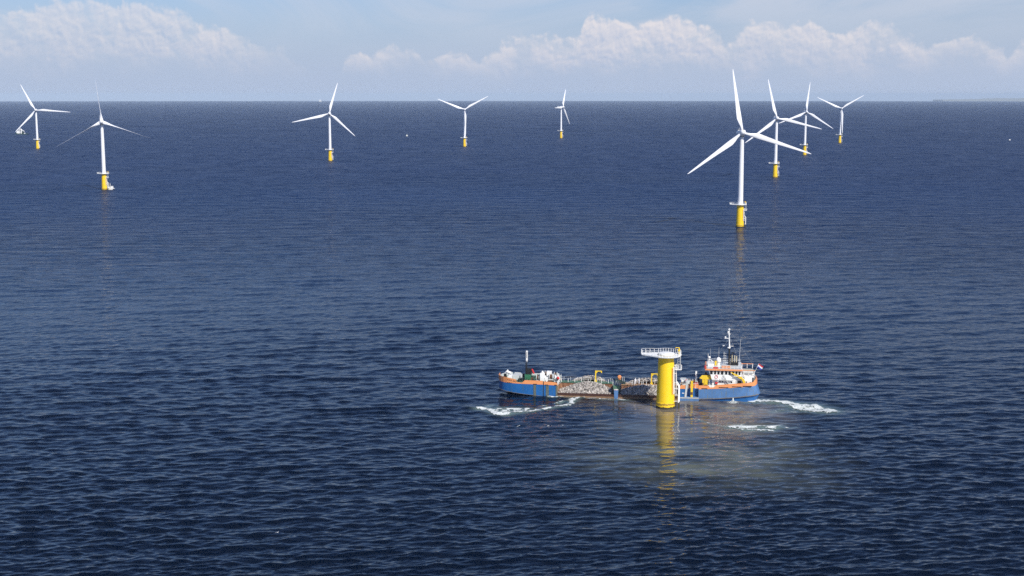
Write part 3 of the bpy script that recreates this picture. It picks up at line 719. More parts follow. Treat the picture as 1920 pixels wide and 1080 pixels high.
bulwark([(34.28, .0, 3.21, 3.9), (34.6, .0, 3.21, 4.25), (36., .0, 3.21, 4.25)])
bulwark([(36.0, 1.3, 3.21, 4.25), (39.38, 1.3, 3.21, 4.25)])
bulwark([(39.4, 0, 3.21, 4.28), (41.4, 0, 3.3, 4.3), (42.2, 0, 3.36, 4.3), (42.4, 0, 3.37, 3.78), (43.5, 0, 3.43, 3.85), (44.1, 0, 3.46, 4.5), (49, 0, 3.91, 5.0), (52.5, .08, 4.21, 5.3), (54.2, .5, 4.41, 5.5), (54.6, .8, 4.45, 5.9), (55., 1.3, 4.51, 6.3), (55.4, 2.8, 4.56, 6.3)])
m = MB(); m.box(55.3, 55.42, 2.8, B - 2.8, 4.56, 5.6); m.obj('stern_plate', orange, ship)
m = MB()
for u in (-13.6, -13.1, -12.6): m.box(u - .3, u + .3, .40 + (u + 12) * -.23 - .1, .9 + (u + 12) * -.23, 3.40, 3.56)
for u, w in ((-6, .5), (-2.7, .4), (-.2, .35), (41.0, .8), (46.2, 1.3), (49.8, 1.3), (52.6, 1.2)): 
    z = 3.3 + max(0, (u - 40)) * .085 - (.1 if u < 0 and u > -3 else 0)
    m.box(u - w, u + w, -.10, .2, z - .02, z + .16)
m.obj('freeing_port', black, ship)
# fender strips on hull: dark vertical and the rubbing line
STRIP = mat('grey_green_strip', (.10, .12, .10), .7, (.2, .1, .05), .05, 2., .3)
for a in ((-6.4, -5.7, .1, 3.2), (-2.9, -2.1, -.1, 3.1), (-.15, .3, 0, 3.08)): MB().box(a[0], a[1], -.08, -.005, a[2], a[3]).obj('rubbing_strip', STRIP, ship)
m = MB(); m.strip([(39.5, -.1, .36, .56), (44, -.1, .62, .82), (49, -.1, 1.04, 1.24), (52.5, -.02, 1.5, 1.7), (54.7, .4, 1.76, 1.96), (55.8, 1.2, 1.9, 2.1)], .14)
m.strip([(-16.9, 5, 1.28, 1.36), (-16.6, 3.35, 1.25, 1.33), (-16, 2.12, 1.16, 1.24), (-15.15, 1.3, 1.06, 1.14), (-14, .7, .95, 1.03), (-12, .2, .72, .8), (-9, -.06, .4, .48), (-4, -.1, 0.0, .08)], .1); m.obj('rubbing_line', mat('dirty_rubbing_line', (.16, .15, .13), .7, (.3, .2, .12), .05, 2., .3), ship)
m = MB(); m.box(-3.72, -3.52, -.02, .12, .0, 4.3); m.obj('hull_slit', black, ship)
# ship's name on the bow, dark letters
fc = bpy.data.curves.new('name_lettering', 'FONT'); fc.body = 'HAM 602'; fc.size = .58; fc.space_character = 1.35; fc.extrude = .01
fo = bpy.data.objects.new('tmp_text', fc); COL.objects.link(fo)
dg = bpy.context.evaluated_depsgraph_get(); tm = bpy.data.meshes.new_from_object(fo.evaluated_get(dg)); tm.name = 'name_lettering'
bpy.data.objects.remove(fo); tm.materials.clear(); tm.materials.append(mat('dark_letter_paint', (.07, .02, .01), .6))
t = link('name_lettering', tm, ship, (-14.0, .74, 4.12)); t.rotation_euler = (rad(90), rad(7), rad(-14))
# centre wall and walkway
m = MB(); m.box(.32, 15.6, 6.0, 6.25, .86, 2.8).box(.32, 15.6, 7.6, 7.85, .86, 2.8)
u = 1.5
while u < 15.5: m.box(u - .06, u + .06, 5.9, 6.0, .86, 2.8); u += 1.6
m.box(17.9, 34.28, 6.0, 6.25, .86, 2.5).box(17.9, 34.28, 7.6, 7.85, .86, 2.5)
u = 19.
while u < 34: m.box(u - .06, u + .06, 5.9, 6.0, .86, 2.5); u += 1.6
m.obj('centre_wall', rust, ship)
m = MB(); m.box(.32, 15.7, 5.8, 8.05, 2.801, 2.95); m.obj('walkway', deck_green, ship)
m = MB(); m.box(17.8, 34.28, 5.8, 8.05, 2.501, 2.62); m.obj('walkway', tan_steel, ship)
m = MB()
for u in (.9, 2.8, 4.7, 6.6, 8.5, 10.4, 12.3, 14.2):
    m.box(u - .06, u + .06, 5.95, 6.07, 2.951, 4.0)
    m.box(u + .5, u + .56, 7.85, 7.95, 2.951, 4.0)
for z in (3.5, 3.98): m.tube((.6, 7.9, z), (15, 7.9, z), .02, .02, 5)
m.obj('stanchion', white, ship)
m = MB()
for u in (20.9, 21.5, 23.6, 24.0, 24.9, 28.0, 29.6, 31.2): m.box(u - .06, u + .06, 5.9, 6.02, 2.621, 3.65)
for u in (22., 25.9, 27.2, 29, 30.6, 32.2): m.box(u - .05, u + .05, 7.8, 7.9, 2.621, 3.7)
m.tube((24.4, 7.85, 3.65), (33.5, 7.85, 3.65), .03, .03, 5)
m.obj('stanchion', white, ship)
# cross wall amidships with its blue end column
m = MB(); m.slab_v([(15.7, .86), (17.6, .86), (17.6, 3.5), (16.2, 3.5)], .9, 6.0)
m.obj('cross_wall', dkgreen, ship)
m = MB(); m.slab_v([(15.2, 1.0), (16.1, 1.0), (16.1, 2.9)], .7, 5.9); m.obj('wall_brace', black, ship)
m = MB(); m.slab_v([(16.25, -.3), (17.2, -.3), (17.3, 2.3), (16.1, 2.3)], -.12, .9).obj('end_column', blue_worn, ship)
m = MB(); m.slab_v([(16.0, 2.301), (17.6, 2.301), (17.7, 3.6), (15.8, 3.6)], -.05, .95).obj('column_head', deck_green, ship)
m = MB(); m.box(16.15, 17.25, -.16, -.06, 2.32, 2.6).obj('draught_mark', flag_white, ship)
m = MB(); m.box(16.3, 16.55, -.19, -.165, 2.36, 2.52).box(16.9, 17.1, -.19, -.165, 2.36, 2.52).obj('draught_mark', red, ship)
m = MB()
for a, b in (((15.85, .2), (15.5, .2)), ((16.4, .3), (16.7, .3)), ((17.2, .3), (16.8, .3)), ((17.6, .2), (17.3, .2)), ((15.9, 3.), (15.5, 3.)), ((18.2, 6.), (18.2, 6.)), ((18.7, 6), (18.6, 6.))):
    m.tube((a[0], a[1], 3.6), (b[0], b[1], 4.9), .07, .07, 5)
m.obj('guide_post', ltgrey, ship)
m = MB(); m.box(16.0, 18.2, 6.3, 8.2, 2.96, 3.9).box(18.3, 19., 6.4, 7.6, 2.63, 3.4); m.obj('walkway_cabinet', dkgreen, ship)
m = MB(); m.lathe([(.02, 0), (.42, .02), (.55, .15), (.42, .28), (.02, .3)], 16, axis=(0, -1, 0), org=(17.3, 6.3, 4.75)).box(16.9, 17.7, 6.35, 6.6, 3.95, 4.4); m.obj('lifebuoy_case', orange, ship, 40)
# yellow davits on the walkway
def hook_davit(u, h, z0):
    m = MB(); m.box(u - .16, u + .16, 7.1, 7.4, z0 + .5, z0 + h).box(u - .35, u + .35, 6.95, 7.55, z0, z0 + .5).box(u - .16, u + 1.75, 7.12, 7.38, z0 + h, z0 + h + .24)
    m.slab_v([(u + .16, z0 + h - .55), (u + .7, z0 + h - .002), (u + .16, z0 + h - .002)], 7.15, 7.35).box(u + 1.5, u + 1.8, 7.05, 7.45, z0 + h - .35, z0 + h - .002)
    m.obj('davit', yellow2, ship)
hook_davit(10.5, 3.0, 2.951); hook_davit(26.3, 2.95, 2.621)
# ------------ bow gear
m = MB(); m.tube((-9.0, 6, 6.65), (-9.0, 6, 9.), .13, .1, 8).tube((-9.3, 6, 3.3), (-9.3, 6, 8.2), .13, .12, 8); m.obj('mast', black, ship, 40)
m = MB(); m.box(-9.25, -8.75, 5.85, 6.0, 8.8, 11.7); m.box(-9.2, -8.8, 6.0, 6.05, 8.4, 8.8); m.obj('mast_panel', white, ship)
m = MB(); m.box(-9.07, -8.93, 5.8, 5.849, 9.6, 11.3); m.obj('panel_stripe', black, ship)
m = MB(); m.box(-9.15, -7.6, 5.3, 6.8, 4.95, 6.65); m.obj('exhaust_box', black, ship)
m = MB(); m.box(-9.5, -7.75, 5.2, 6.9, 3.3, 4.95); m.obj('engine_box', green, ship)
m = MB(); m.tube((-7.5, 5.6, 6.5), (-7.0, 5.6, 5.2), .22, .3, 8); m.obj('red_duct', red, ship, 40)
def winch(u, v, z, r, w, drum=brown, flange=ltgrey):
    m = MB(); m.tube((u - w / 2, v, z), (u + w / 2, v, z), r * .7, r * .7, 14); m.obj('winch_drum', drum, ship, 40)
    m = MB()
    for s_ in (-w / 2, w / 2): m.tube((u + s_ - .07, v, z), (u + s_ + .07, v, z), r, r, 16)
    m.box(u - w / 2 - .25, u + w / 2 + .25, v - .6, v + .6, 3.2, z - r * .75); m.box(u + w / 2 + .1, u + w / 2 + .6, v - .35, v + .35, z - .4, z + .35)
    m.obj('winch_frame', flange, ship, 40)
winch(-5.6, 4.2, 4.45, .95, .7); winch(-4.2, 4.2, 4.6, 1.2, .55, brown, white); winch(-1.9, 4.6, 4.7, .85, .9); winch(-.3, 4.4, 4.4, .9, .8, ltgrey, white); winch(-3.6, 8.4, 4.6, 1., .9); winch(-1, 8.6, 4.4, .8, .8)
winch(-10.1, 7.8, 4.2, .7, .6, black, grey)
m = MB(); m.box(-4.9, -3.6, 3.0, 3.8, 3.3, 5.9).box(-3.5, -2.7, 3.2, 4., 3.3, 4.6).box(-3.3, -1.9, 5.6, 6.8, 4.0, 5.9).tube((-4.25, 3.4, 5.9), (-4.25, 3.4, 6.5), .4, .2, 8); m.obj('winch_post', white, ship, 40)
m = MB(); m.box(-12.9, -10.8, 5, 7.4, 3.3, 4.75).box(-10.7, -10.2, 4.6, 5.2, 3.4, 4.9); m.obj('deck_locker', ltgrey, ship)
m = MB(); m.box(-14.4, -13., 4.6, 7., 3.4, 4.5).tube((-13.9, 5, 4.4), (-14.0, 5, 5.5), .38, .3, 10).tube((-14.6, 5.2, 5.6), (-13.4, 4.8, 5.3), .42, .42, 10).tube((-14.9, 6, 5.2), (-14.4, 5.8, 6.0), .38, .2, 8); m.obj('anchor_windlass', white, ship, 40)
m = MB(); m.box(-15.4, -14.7, 4.2, 5.2, 3.45, 5.1).box(-11.1, -10.9, 2, 2.3, 3.35, 4.3).box(-6.9, -6.7, 1.5, 1.8, 3.3, 4.5).tube((-10.3, 3., 3.35), (-10.3, 3, 4.2), .25, .25, 8).tube((-9.6, 3., 3.35), (-9.6, 3, 4.2), .25, .25, 8); m.obj('mooring_bollard', black, ship, 40)
m = MB(); m.ball((.15, 3.3, 4.55), .45, 12, 8); m.obj('buoy_ball', red, ship, 60)
m = MB().box(-2.6, -1.3, 2.2, 3.4, 3.2, 3.9).box(-7.5, -6.9, 2.6, 3.6, 3.3, 4.5).box(-.9, .1, 1.2, 2.6, 3.15, 3.6); m.obj('deck_gear', brown, ship)
m = MB()
random.seed(4)
for i in range(34):
    u = random.uniform(-11, .3); v = random.uniform(1.2, 10); w = random.uniform(.08, .35); h = random.uniform(.2, 1.)
    m.box(u - w, u + w, v - w, v + w, 3.2, 3.3 + h)
m.obj('deck_gear', dkgreen, ship)
m = MB()
for p, q in (((.25, .3), (.9, 5.8)), ((.25, B - .3), (.9, 7.9))):
    for z in (.0, .5, 1.0): m.tube((p[0], p[1], 3.15 + z * .9), (q[0], q[1], 2.95 + z), .03, .03, 5)
for i in range(7): f = i / 6; m.tube((.25 + .1 * f, .3 + 5.5 * f, 3.0), (.3 + .1 * f, .3 + 5.5 * f, 4.2), .045, .045, 5)
m.obj('ladder_rail', white, ship)
# ------------ stern, deck house
m = MB(); m.box(43.1, 51.1, 1.5, B - 1.5, 3.3, 5.9); m.obj('deck_house', white, ship)
m = MB(); m.slab_v([(42.9, 5.903), (51.05, 5.903), (51.05, 7.1), (42.6, 7.1)], 1.45, B - 1.45); m.obj('middle_deck_house', white, ship)
m = MB(); m.box(51.11, 54.5, 1.45, B - 1.5, 3.9, 7.15); m.obj('aft_house', white, ship)
m = MB(); m.box(41.6, 43.09, 2.4, 8, 3.35, 4.35).box(41.9, 43.05, 1.0, 2.2, 3.35, 4.1); m.obj('deck_chest', white, ship)
m = MB(); m.slab_v([(42.55, 7.103), (51., 7.103), (51., 8.419), (41.9, 8.419)], 1.5, B - 1.5); wh = m.obj('wheelhouse', white, ship)
us = [(42.35, 43.15), (43.45, 43.95), (44.3, 45.0), (45.3, 46.15), (46.45, 47.25), (47.5, 48.3), (48.55, 49.35), (49.55, 50.25), (50.4, 50.9)]
us = [(42.45, 43.2), (43.55, 44.15), (44.45, 45.1), (45.4, 46.15), (46.5, 47.2), (47.45, 48.15), (48.4, 49.1), (49.35, 49.95), (50.2, 50.75)]
for a, b in us:
    w = MB().box(a, b, 1.44, 1.5, 7.2, 8.22).obj('window', window_glass, ship)
    MB().box(a - .07, a, 1.41, 1.499, 7.14, 8.3).box(b, b + .07, 1.41, 1.499, 7.14, 8.3).box(a, b, 1.41, 1.499, 8.22, 8.3).box(a, b, 1.41, 1.499, 7.12, 7.2).obj('window_frame', white, w)
for j in range(7):
    v = 2.2 + j * 1.3
    w = MB().slab_v([(42.38 - .03, 7.3), (42.36, 7.3), (42.02, 8.1), (41.98, 8.1)], v, v + 1.0).obj('window', window_glass, ship)
m = MB(); m.slab_v([(41.0, 8.42), (51.3, 8.42), (51.3, 8.85), (41.5, 8.85), (41.3, 8.85)], .9, B - .9); m.obj('wheelhouse_roof', orange, ship)
m = MB(); m.box(41.6, 51.25, 1.0, B - 1.0, 8.851, 8.9); m.obj('top_deck', ltgrey, ship)
m = MB(); m.box(51.31, 54.7, 1.25, 1.45, 8.5, 8.64).box(51.31, 54.7, 10.75, 10.9, 8.5, 8.62); m.obj('canopy_beam', orange, ship)
m = MB()
for u in (51.6, 53., 54.5):
    m.box(u - .07, u + .07, 1.3, 1.44, 7.15, 8.5); m.box(u - .07, u + .07, 11.5, 11.64, 7.15, 8.5)
m.box(51.5, 54.6, 1.3, 1.38, 7.6, 7.66); m.obj('canopy_post', white, ship)
for u in (52.3, 53.7):
    MB().tube((u - .55, 2.6, 7.75), (u + .55, 2.6, 7.75), .38, .38, 12).obj('liferaft', ltgrey, ship, 40)
m = MB(); m.box(51.6, 54.4, 3.4, 6, 7.151, 8.1); m.obj('air_intake', cream, ship)
d = MB().box(49.95, 50.95, 1.46, 1.499, 3.95, 5.6).obj('door', black, ship); 
MB().box(49.6, 49.94, 1.40, 1.44, 3.9, 5.65).obj('open_door_leaf', ltgrey, ship)
for u, z in ((45.2, 5.2), (45.9, 5.2), (48.4, 5.1), (52.4, 5.3)):
    MB().tube((u, 1.40, z), (u, 1.455, z), .2, .2, 12).obj('porthole', window_glass, ship, 40)
MB().box(44.1, 44.6, 1.43, 1.498, 3.6, 4.3).obj('vent', black, ship); MB().box(54.0, 54.4, 1.38, 1.448, 5.0, 6.6).obj('vent', black, ship); MB().box(53.3, 53.8, 1.38, 1.448, 4.9, 5.3).obj('vent', black, ship)
m = MB(); m.box(45.2, 48.9, .6, 1.44, 5.8, 5.86).box(43, 45, .6, 1.44, 5.8, 5.86).box(48.9, 50.8, .6, 1.44, 6.95, 7.01); m.obj('side_balcony', white, ship)
m = MB()
for a, b, z in ((43, 47.0, 5.86),):
    n = int((b - a) / .8) + 1
    for i in range(n + 1): u = a + (b - a) * i / n; m.tube((u, .65, z), (u, .65, z + .95), .03, .03, 4)
    for zz in (.5, .95): m.tube((a, .65, z + zz), (b, .65, z + zz), .03, .03, 4)
for a, b, z in ((42., 51., 8.85),):
    n = 9
    for v in (1.3, B - 1.3):
        for i in range(n + 1): u = a + (b - a) * i / n; m.tube((u, v, z), (u, v, z + .95), .035, .035, 4)
        for zz in (.5, .95): m.tube((a, v, z + zz), (b, v, z + zz), .035, .035, 4)
m.obj('railing', white, ship)
m = MB()
for v in (.7, 1.25): m.slab_v([(46.1, 7.1), (46.3, 7.1), (48.1, 4.1), (47.9, 4.1)], v, v + .05)
for i in range(9): f = i / 8.; u = 46.2 + 1.8 * f; z = 7.0 - 2.8 * f; m.box(u - .12, u + .12, .75, 1.25, z, z + .05)
m.tube((46.3, .7, 8.), (48.2, .7, 5.0), .03, .03, 4); m.obj('stairs', ltgrey, ship)
MB().lathe([(.34, -.06), (.46, -.06), (.46, .06), (.34, .06), (.34, -.06)], 20, cap=False, axis=(0, -1, 0), org=(44.2, 1.3, 6.55)).obj('life_ring', red, ship, 40)
MB().lathe([(.34, -.06), (.46, -.06), (.46, .06), (.34, .06), (.34, -.06)], 20, cap=False, axis=(0, -1, 0), org=(51.6, 1.2, 6.55)).obj('life_ring', ltgrey, ship, 40)
# mast, exhausts, domes, aerials
m = MB(); m.tube((47.85, 6.8, 8.75), (47.75, 6.8, 13.6), .34, .24, 10); m.obj('mast', black, ship, 40)
m = MB(); m.tube((47.75, 6.8, 13.6), (47.62, 6.8, 17.5), .22, .15, 10).tube((47.62, 6.8, 17.5), (47.62, 6.8, 19.3), .12, .09, 8)
m.box(46.4, 47.7, 6.7, 6.9, 16.35, 16.5).box(47.7, 48.9, 6.72, 6.88, 14.2, 14.32).box(47.3, 48.1, 6.6, 7.0, 13.7, 13.95).box(47.25, 48.0, 6.7, 6.9, 17.6, 17.75).box(47.35, 47.9, 6.6, 7., 18.9, 19.1).box(47.2, 47.5, 6.7, 6.9, 17.9, 18.5)
m.ball((46.6, 6.8, 16.75), .3, 10, 6, .7).box(45.9, 46.4, 6.7, 6.9, 14.25, 14.4)
m.obj('mast_top', white, ship, 40)
m = MB()
for u, h, r in ((48.35, 12., .13), (48.75, 12.6, .12), (49.9, 11.6, .12)): m.tube((u, 6.9, 8.8), (u + .05, 6.9, h), r, r, 8)
m.box(48.1, 50.3, 6.0, 8.0, 8.8, 9.8); m.box(48.3, 49.2, 6.7, 7.1, 12.3, 12.45)
m.obj('funnel', black, ship, 40)
m = MB()
for u, h, r in ((48.55, 11.8, .14), (49.25, 11.7, .16), (49.75, 11.5, .16)): m.tube((u, 6.5, 9.8), (u, 6.5, h), r, r, 8)
m.obj('exhaust_pipe', cream, ship, 40)
m = MB(); m.tube((44.8, 5, 8.85), (44.8, 5, 10.0), .5, .42, 10); m.obj('dome_pedestal', white, ship, 40)
m = MB(); m.lathe([(.55, 10.0), (.68, 10.1), (.7, 10.6), (.58, 11.05), (.3, 11.3), (.02, 11.36)], 20, (44.8, 5)); m.obj('satellite_dome', white, ship, 50)
m = MB(); m.tube((41.9, 5, 8.85), (41.9, 5, 12.3), .09, .06, 6).tube((42.2, 5, 8.85), (42.2, 5, 11.), .1, .1, 6).tube((42.2, 5, 10.8), (43.6, 5, 9.9), .08).tube((42.2, 5, 10.), (43.6, 5, 9.9), .07).ball((42.25, 5, 11.25), .38, 10, 6).box(41.9, 43.8, 4.4, 4.5, 8.85, 9.6); m.obj('signal_mast', white, ship, 40)
m = MB(); m.tube((46.3, 5.5, 8.85), (46.3, 5.5, 12.9), .07, .05, 6)
for z in (9.6, 10.3, 11.0, 11.7, 12.4): m.box(46.1, 46.9, 5.4, 5.5, z, z + .1)
m.tube((46.8, 5.5, 8.85), (46.8, 5.5, 12.), .05, .05, 6); m.obj('radar_mast', ltgrey, ship)
m = MB(); m.box(43.75, 44.25, 4.2, 4.7, 9.1, 10.4); m.obj('fog_horn_box', yellow2, ship)
m = MB(); m.box(43.3, 44.6, 1., 1.3, 8.91, 9.35); m.obj('roof_chest', red, ship); m = MB(); m.box(45.6, 48, 2, 3.4, 8.91, 9.35); m.obj('roof_locker', orange, ship)
m = MB(); m.box(40.95, 41.3, .85, 2.2, 8.91, 9.6); m.obj('side_light_board', red, ship)
m = MB(); m.tube((50.4, 5, 8.8), (50.75, 5, 16.6), .05, .025, 5).tube((42.6, 6, 9), (42.55, 6, 13.6), .022, .02, 4).tube((44.85, 5, 11.3), (44.85, 5, 14.2), .03, .02, 4).tube((47.9, 3, 8.8), (47.9, 3, 11.5), .03, .03, 4).tube((50.9, 2, 8.8), (51.2, 2, 10.), .08, .08, 5); m.obj('whip_aerial', white, ship)
m = MB(); m.tube((47.62, 6.8, 17.4), (51., 2, 9.), .014, .014, 4).tube((47.62, 6.8, 16.4), (43., 6.8, 9.4), .014, .014, 4).tube((47.62, 6.8, 18.8), (54.6, 6.8, 8.8), .014, .014, 4); m.obj('stay_wire', grey, ship)
# flag
m = MB(); m.tube((54.9, 7, 7.), (56.0, 7, 9.5), .045, .035, 6); m.obj('flagstaff', white, ship)
fm = MB(); st = Vector((55.95, 7, 9.4)); al = Vector((.42, 0, .91)); ou = Vector((.83, -.12, -.45))
NX = 8
for r_ in range(3):
    for j in range(NX):
        def Q(f, g): return st - al * (g * 1.15) + ou * (f * 1.55) + Vector((0, .12 * math.sin(f * 7 + g), .06 * math.sin(f * 6)))
        fm.mi = r_; fm.add([Q(j / NX, r_ / 3), Q((j + 1) / NX, r_ / 3), Q((j + 1) / NX, (r_ + 1) / 3), Q(j / NX, (r_ + 1) / 3)], [(0, 1, 2, 3)])
fm.obj('flag', [flag_red, flag_white, flag_blue], ship)
# cranes
m = MB(); m.box(40.4, 41.2, 2.2, 3.2, 3.35, 5.6).slab_v([(39.6, 5.9), (40.3, 6.7), (43.0, 6.7), (43.1, 6.45), (45.6, 6.3), (45.6, 5.65), (42, 5.55), (40.6, 5.5)], 2.2, 2.9).slab_v([(40.9, 4.), (41.9, 4.), (42.1, 5.2), (41.2, 5.6)], 2.1, 2.5); m.obj('deck_crane', yellow2, ship)
m = MB(); m.box(41.1, 41.7, 2.4, 3.2, 6.71, 7.4).box(43.5, 44.2, 2.1, 2.19, 5.8, 6.5); m.obj('crane_motor', black, ship)
m = MB(); m.slab_v([(48.0, 8.0), (48.25, 8.05), (51.2, 6.75), (51.3, 6.2), (50.6, 6.3)], .75, 1.05).slab_v([(50.9, 6.4), (51.5, 6.4), (52.1, 5.6), (51.9, 4.3), (51.4, 4.3), (51.5, 5.4)], .7, 1.1); m.obj('provision_crane', yellow2, ship)
m = MB(); m.box(42.3, 42.42, 1.6, 1.75, 3.4, 5.6).box(41.9, 43, 1.2, 1.3, 3.4, 3.6); m.obj('crane_rest', ltgrey, ship)
# posts in the notch, gear on deck
m = MB(); m.slab_v([(35.55, .6), (36.1, .6), (36.5, 5.3), (36.0, 5.3)], -.15, .25).box(35.8, 37.3, .3, .9, 4.6, 5.5); m.obj('guide_post', ltgrey, ship)
m = MB(); m.box(37.25, 37.85, -.15, .35, .96, 5.5); m.obj('guide_post', yellow2, ship)
MB().box(37.3, 37.8, -.19, -.155, 1.6, 2.4).obj('post_scuff', brown, ship)
winch(35.2, 3.2, 4.6, .7, .9, ltgrey, white); winch(38.2, 3.6, 4.5, .8, .8, brown, ltgrey); winch(39.4, 5.4, 4.6, .8, .7, black, ltgrey)
MB().ball((35.95, 2., 5.1), .35, 12, 8).obj('buoy_ball', red, ship, 60)
m = MB(); m.box(38.5, 38.95, 4.4, 4.9, 3.2, 7.3).box(39.0, 39.1, 2.4, 2.6, 3.3, 5.0); m.obj('vent_pipe', white, ship)
m = MB(); m.box(38.2, 39.2, 1.7, 2.3, 3.3, 4.6); m.box(43.9, 44.6, 1.1, 1.5, 4.6, 5.1); m.obj('red_hose_reel', red, ship)
m = MB(); random.seed(9)
for i in range(26):
    u = random.uniform(34.6, 42.3); v = random.uniform(1.6, 9); w = random.uniform(.08, .4); h = random.uniform(.2, 1.3)
    m.box(u - w, u + w, v - w, v + w, 3.2, 3.4 + h)
m.obj('deck_gear', brown, ship)
m = MB(); m.tube((34.4, .1, 3.2), (33.9, .1, 4.6), .06).tube((34.2, .5, 4.7), (39.3, .5, 4.7), .05, .05, 5)
for u in (34.5, 36.5, 38.6): m.tube((u, .5, 3.2), (u, .5, 4.7), .05, .05, 5)
m.obj('ladder_rail', white, ship)
MB().box(34.9, 35.5, -.05, -.01, 1.9, 2.1).obj('hull_mark', flag_white, ship)

# ------------ cargo of stone (four heaps; every stone is geometry)
def rock_mat():
    M = bpy.data.materials.new('quarry_stone'); M.use_nodes = True; k = NT(M.node_tree); b = M.node_tree.nodes['Principled BSDF']
    ri = k.n('ShaderNodeNewGeometry').outputs['Random Per Island']
    tc = k.n('ShaderNodeTexCoord').outputs['Object']
    c = k.mix(k.m('POWER', ri, 1.3), (.13, .12, .11, 1), (.66, .61, .55, 1)); n = k.noise(tc, 5, 4, .6)
    c = k.mix(k.ss(n, .45, .7, 0, .5), c, (.2, .15, .12, 1))
    k.put(b.inputs['Base Color'], c); b.inputs['Roughness'].default_value = .85
    return M
RM = rock_mat()
PHI = (1 + 5 ** .5) / 2
IV = [Vector(v).normalized() for v in [(-1, PHI, 0), (1, PHI, 0), (-1, -PHI, 0), (1, -PHI, 0), (0, -1, PHI), (0, 1, PHI), (0, -1, -PHI), (0, 1, -PHI), (PHI, 0, -1), (PHI, 0, 1), (-PHI, 0, -1), (-PHI, 0, 1)]]
IF = [(0,11,5),(0,5,1),(0,1,7),(0,7,10),(0,10,11),(1,5,9),(5,11,4),(11,10,2),(10,7,6),(7,1,8),(3,9,4),(3,4,2),(3,2,6),(3,6,8),(3,8,9),(4,9,5),(2,4,11),(6,2,10),(8,6,7),(9,8,1)]
ca, sa = math.cos(SA), math.sin(SA)
def ship_w(u, v, z): return (12.39 + ca * u - sa * v, 365.0 + sa * u + ca * v, z)
def heap(label, u0, u1, v0, v1, crest, near, seed, count):
    R = random.Random(seed)
    root_loc = ship_w(u0, v0, .86)
    def hz(u, v):
        f = (v - v0) / (v1 - v0); f = f if near else 1 - f
        s_ = min(1, f / .62); prof = s_ ** .8 * (1 - .12 * max(0, f - .62) / .38)
        return crest(u) * prof * 1.12
    m = MB(); nu, nv = 30, 10; V = []
    for i in range(nu + 1):
        for j in range(nv + 1):
            u = u0 + (u1 - u0) * i / nu; v = v0 + (v1 - v0) * j / nv
            V.append((u - u0, v - v0, max(.02, hz(u, v) - .22)))
    m.add(V, [(i*(nv+1)+j, (i+1)*(nv+1)+j, (i+1)*(nv+1)+j+1, i*(nv+1)+j+1) for i in range(nu) for j in range(nv)])
    for _ in range(count):
        u = R.uniform(u0 + .2, u1 - .2); v = R.uniform(v0 + .1, v1 - .1); h = hz(u, v)
        if h < .08 and R.random() < .6: continue
        r = R.choice((.1, .12, .15, .18, .22, .29)) * R.uniform(.85, 1.15)
        q = Quaternion((R.gauss(0, 1), R.gauss(0, 1), R.gauss(0, 1), R.gauss(0, 1))).normalized()
        sx, sy, sz = R.uniform(.9, 1.45), R.uniform(.75, 1.1), R.uniform(.6, .95)
        c = Vector((u - u0, v - v0, h + R.uniform(-.1, .16)))
        m.add([c + q @ Vector((p.x * sx * r * R.uniform(.75, 1.15), p.y * sy * r * R.uniform(.8, 1.15), p.z * sz * r)) for p in IV], IF)
    me = m.mesh('stone_heap', RM); o = link('stone_heap', me, None, root_loc); o.rotation_euler = (0, 0, SA)
    tag(o, label, 'stone heap', 'heaps of quarry stone on the ship', 'stuff')
def interp(P):
    xs, ys = zip(*P); return lambda u: float(np.interp(u, xs, ys))
CL = interp([(.3, .05), (1.5, .2), (3, .8), (4.5, 1.4), (6.5, 1.95), (8.3, 2.3), (10, 2.2), (11.5, 1.95), (13.5, 1.1), (15.3, .35), (15.8, .1)])
CR = interp([(17.8, .2), (19, .6), (21.7, 1.35), (24, 1.8), (26, 1.75), (29, 1.6), (32, 1.0), (34.2, .4)])
heap('pale stone heap on the near side of the ship, left of the dividing column', .35, 15.6, .4, 5.88, CL, True, 1, 3200)
heap('stone heap on the near side of the ship, beside the yellow foundation and in its shadow', 17.7, 34.2, .4, 5.88, CR, True, 2, 3200)
heap('stone heap on the far side of the ship behind the green walkway, its top showing', .35, 15.6, 8.1, 12.6, lambda u: CL(u) * 1.15 + .2, False, 3, 1700)
heap('stone heap on the far side of the ship behind the two people in white', 17.7, 34.2, 8.1, 12.6, lambda u: CR(u) * 1.15 + .55, False, 4, 1700)

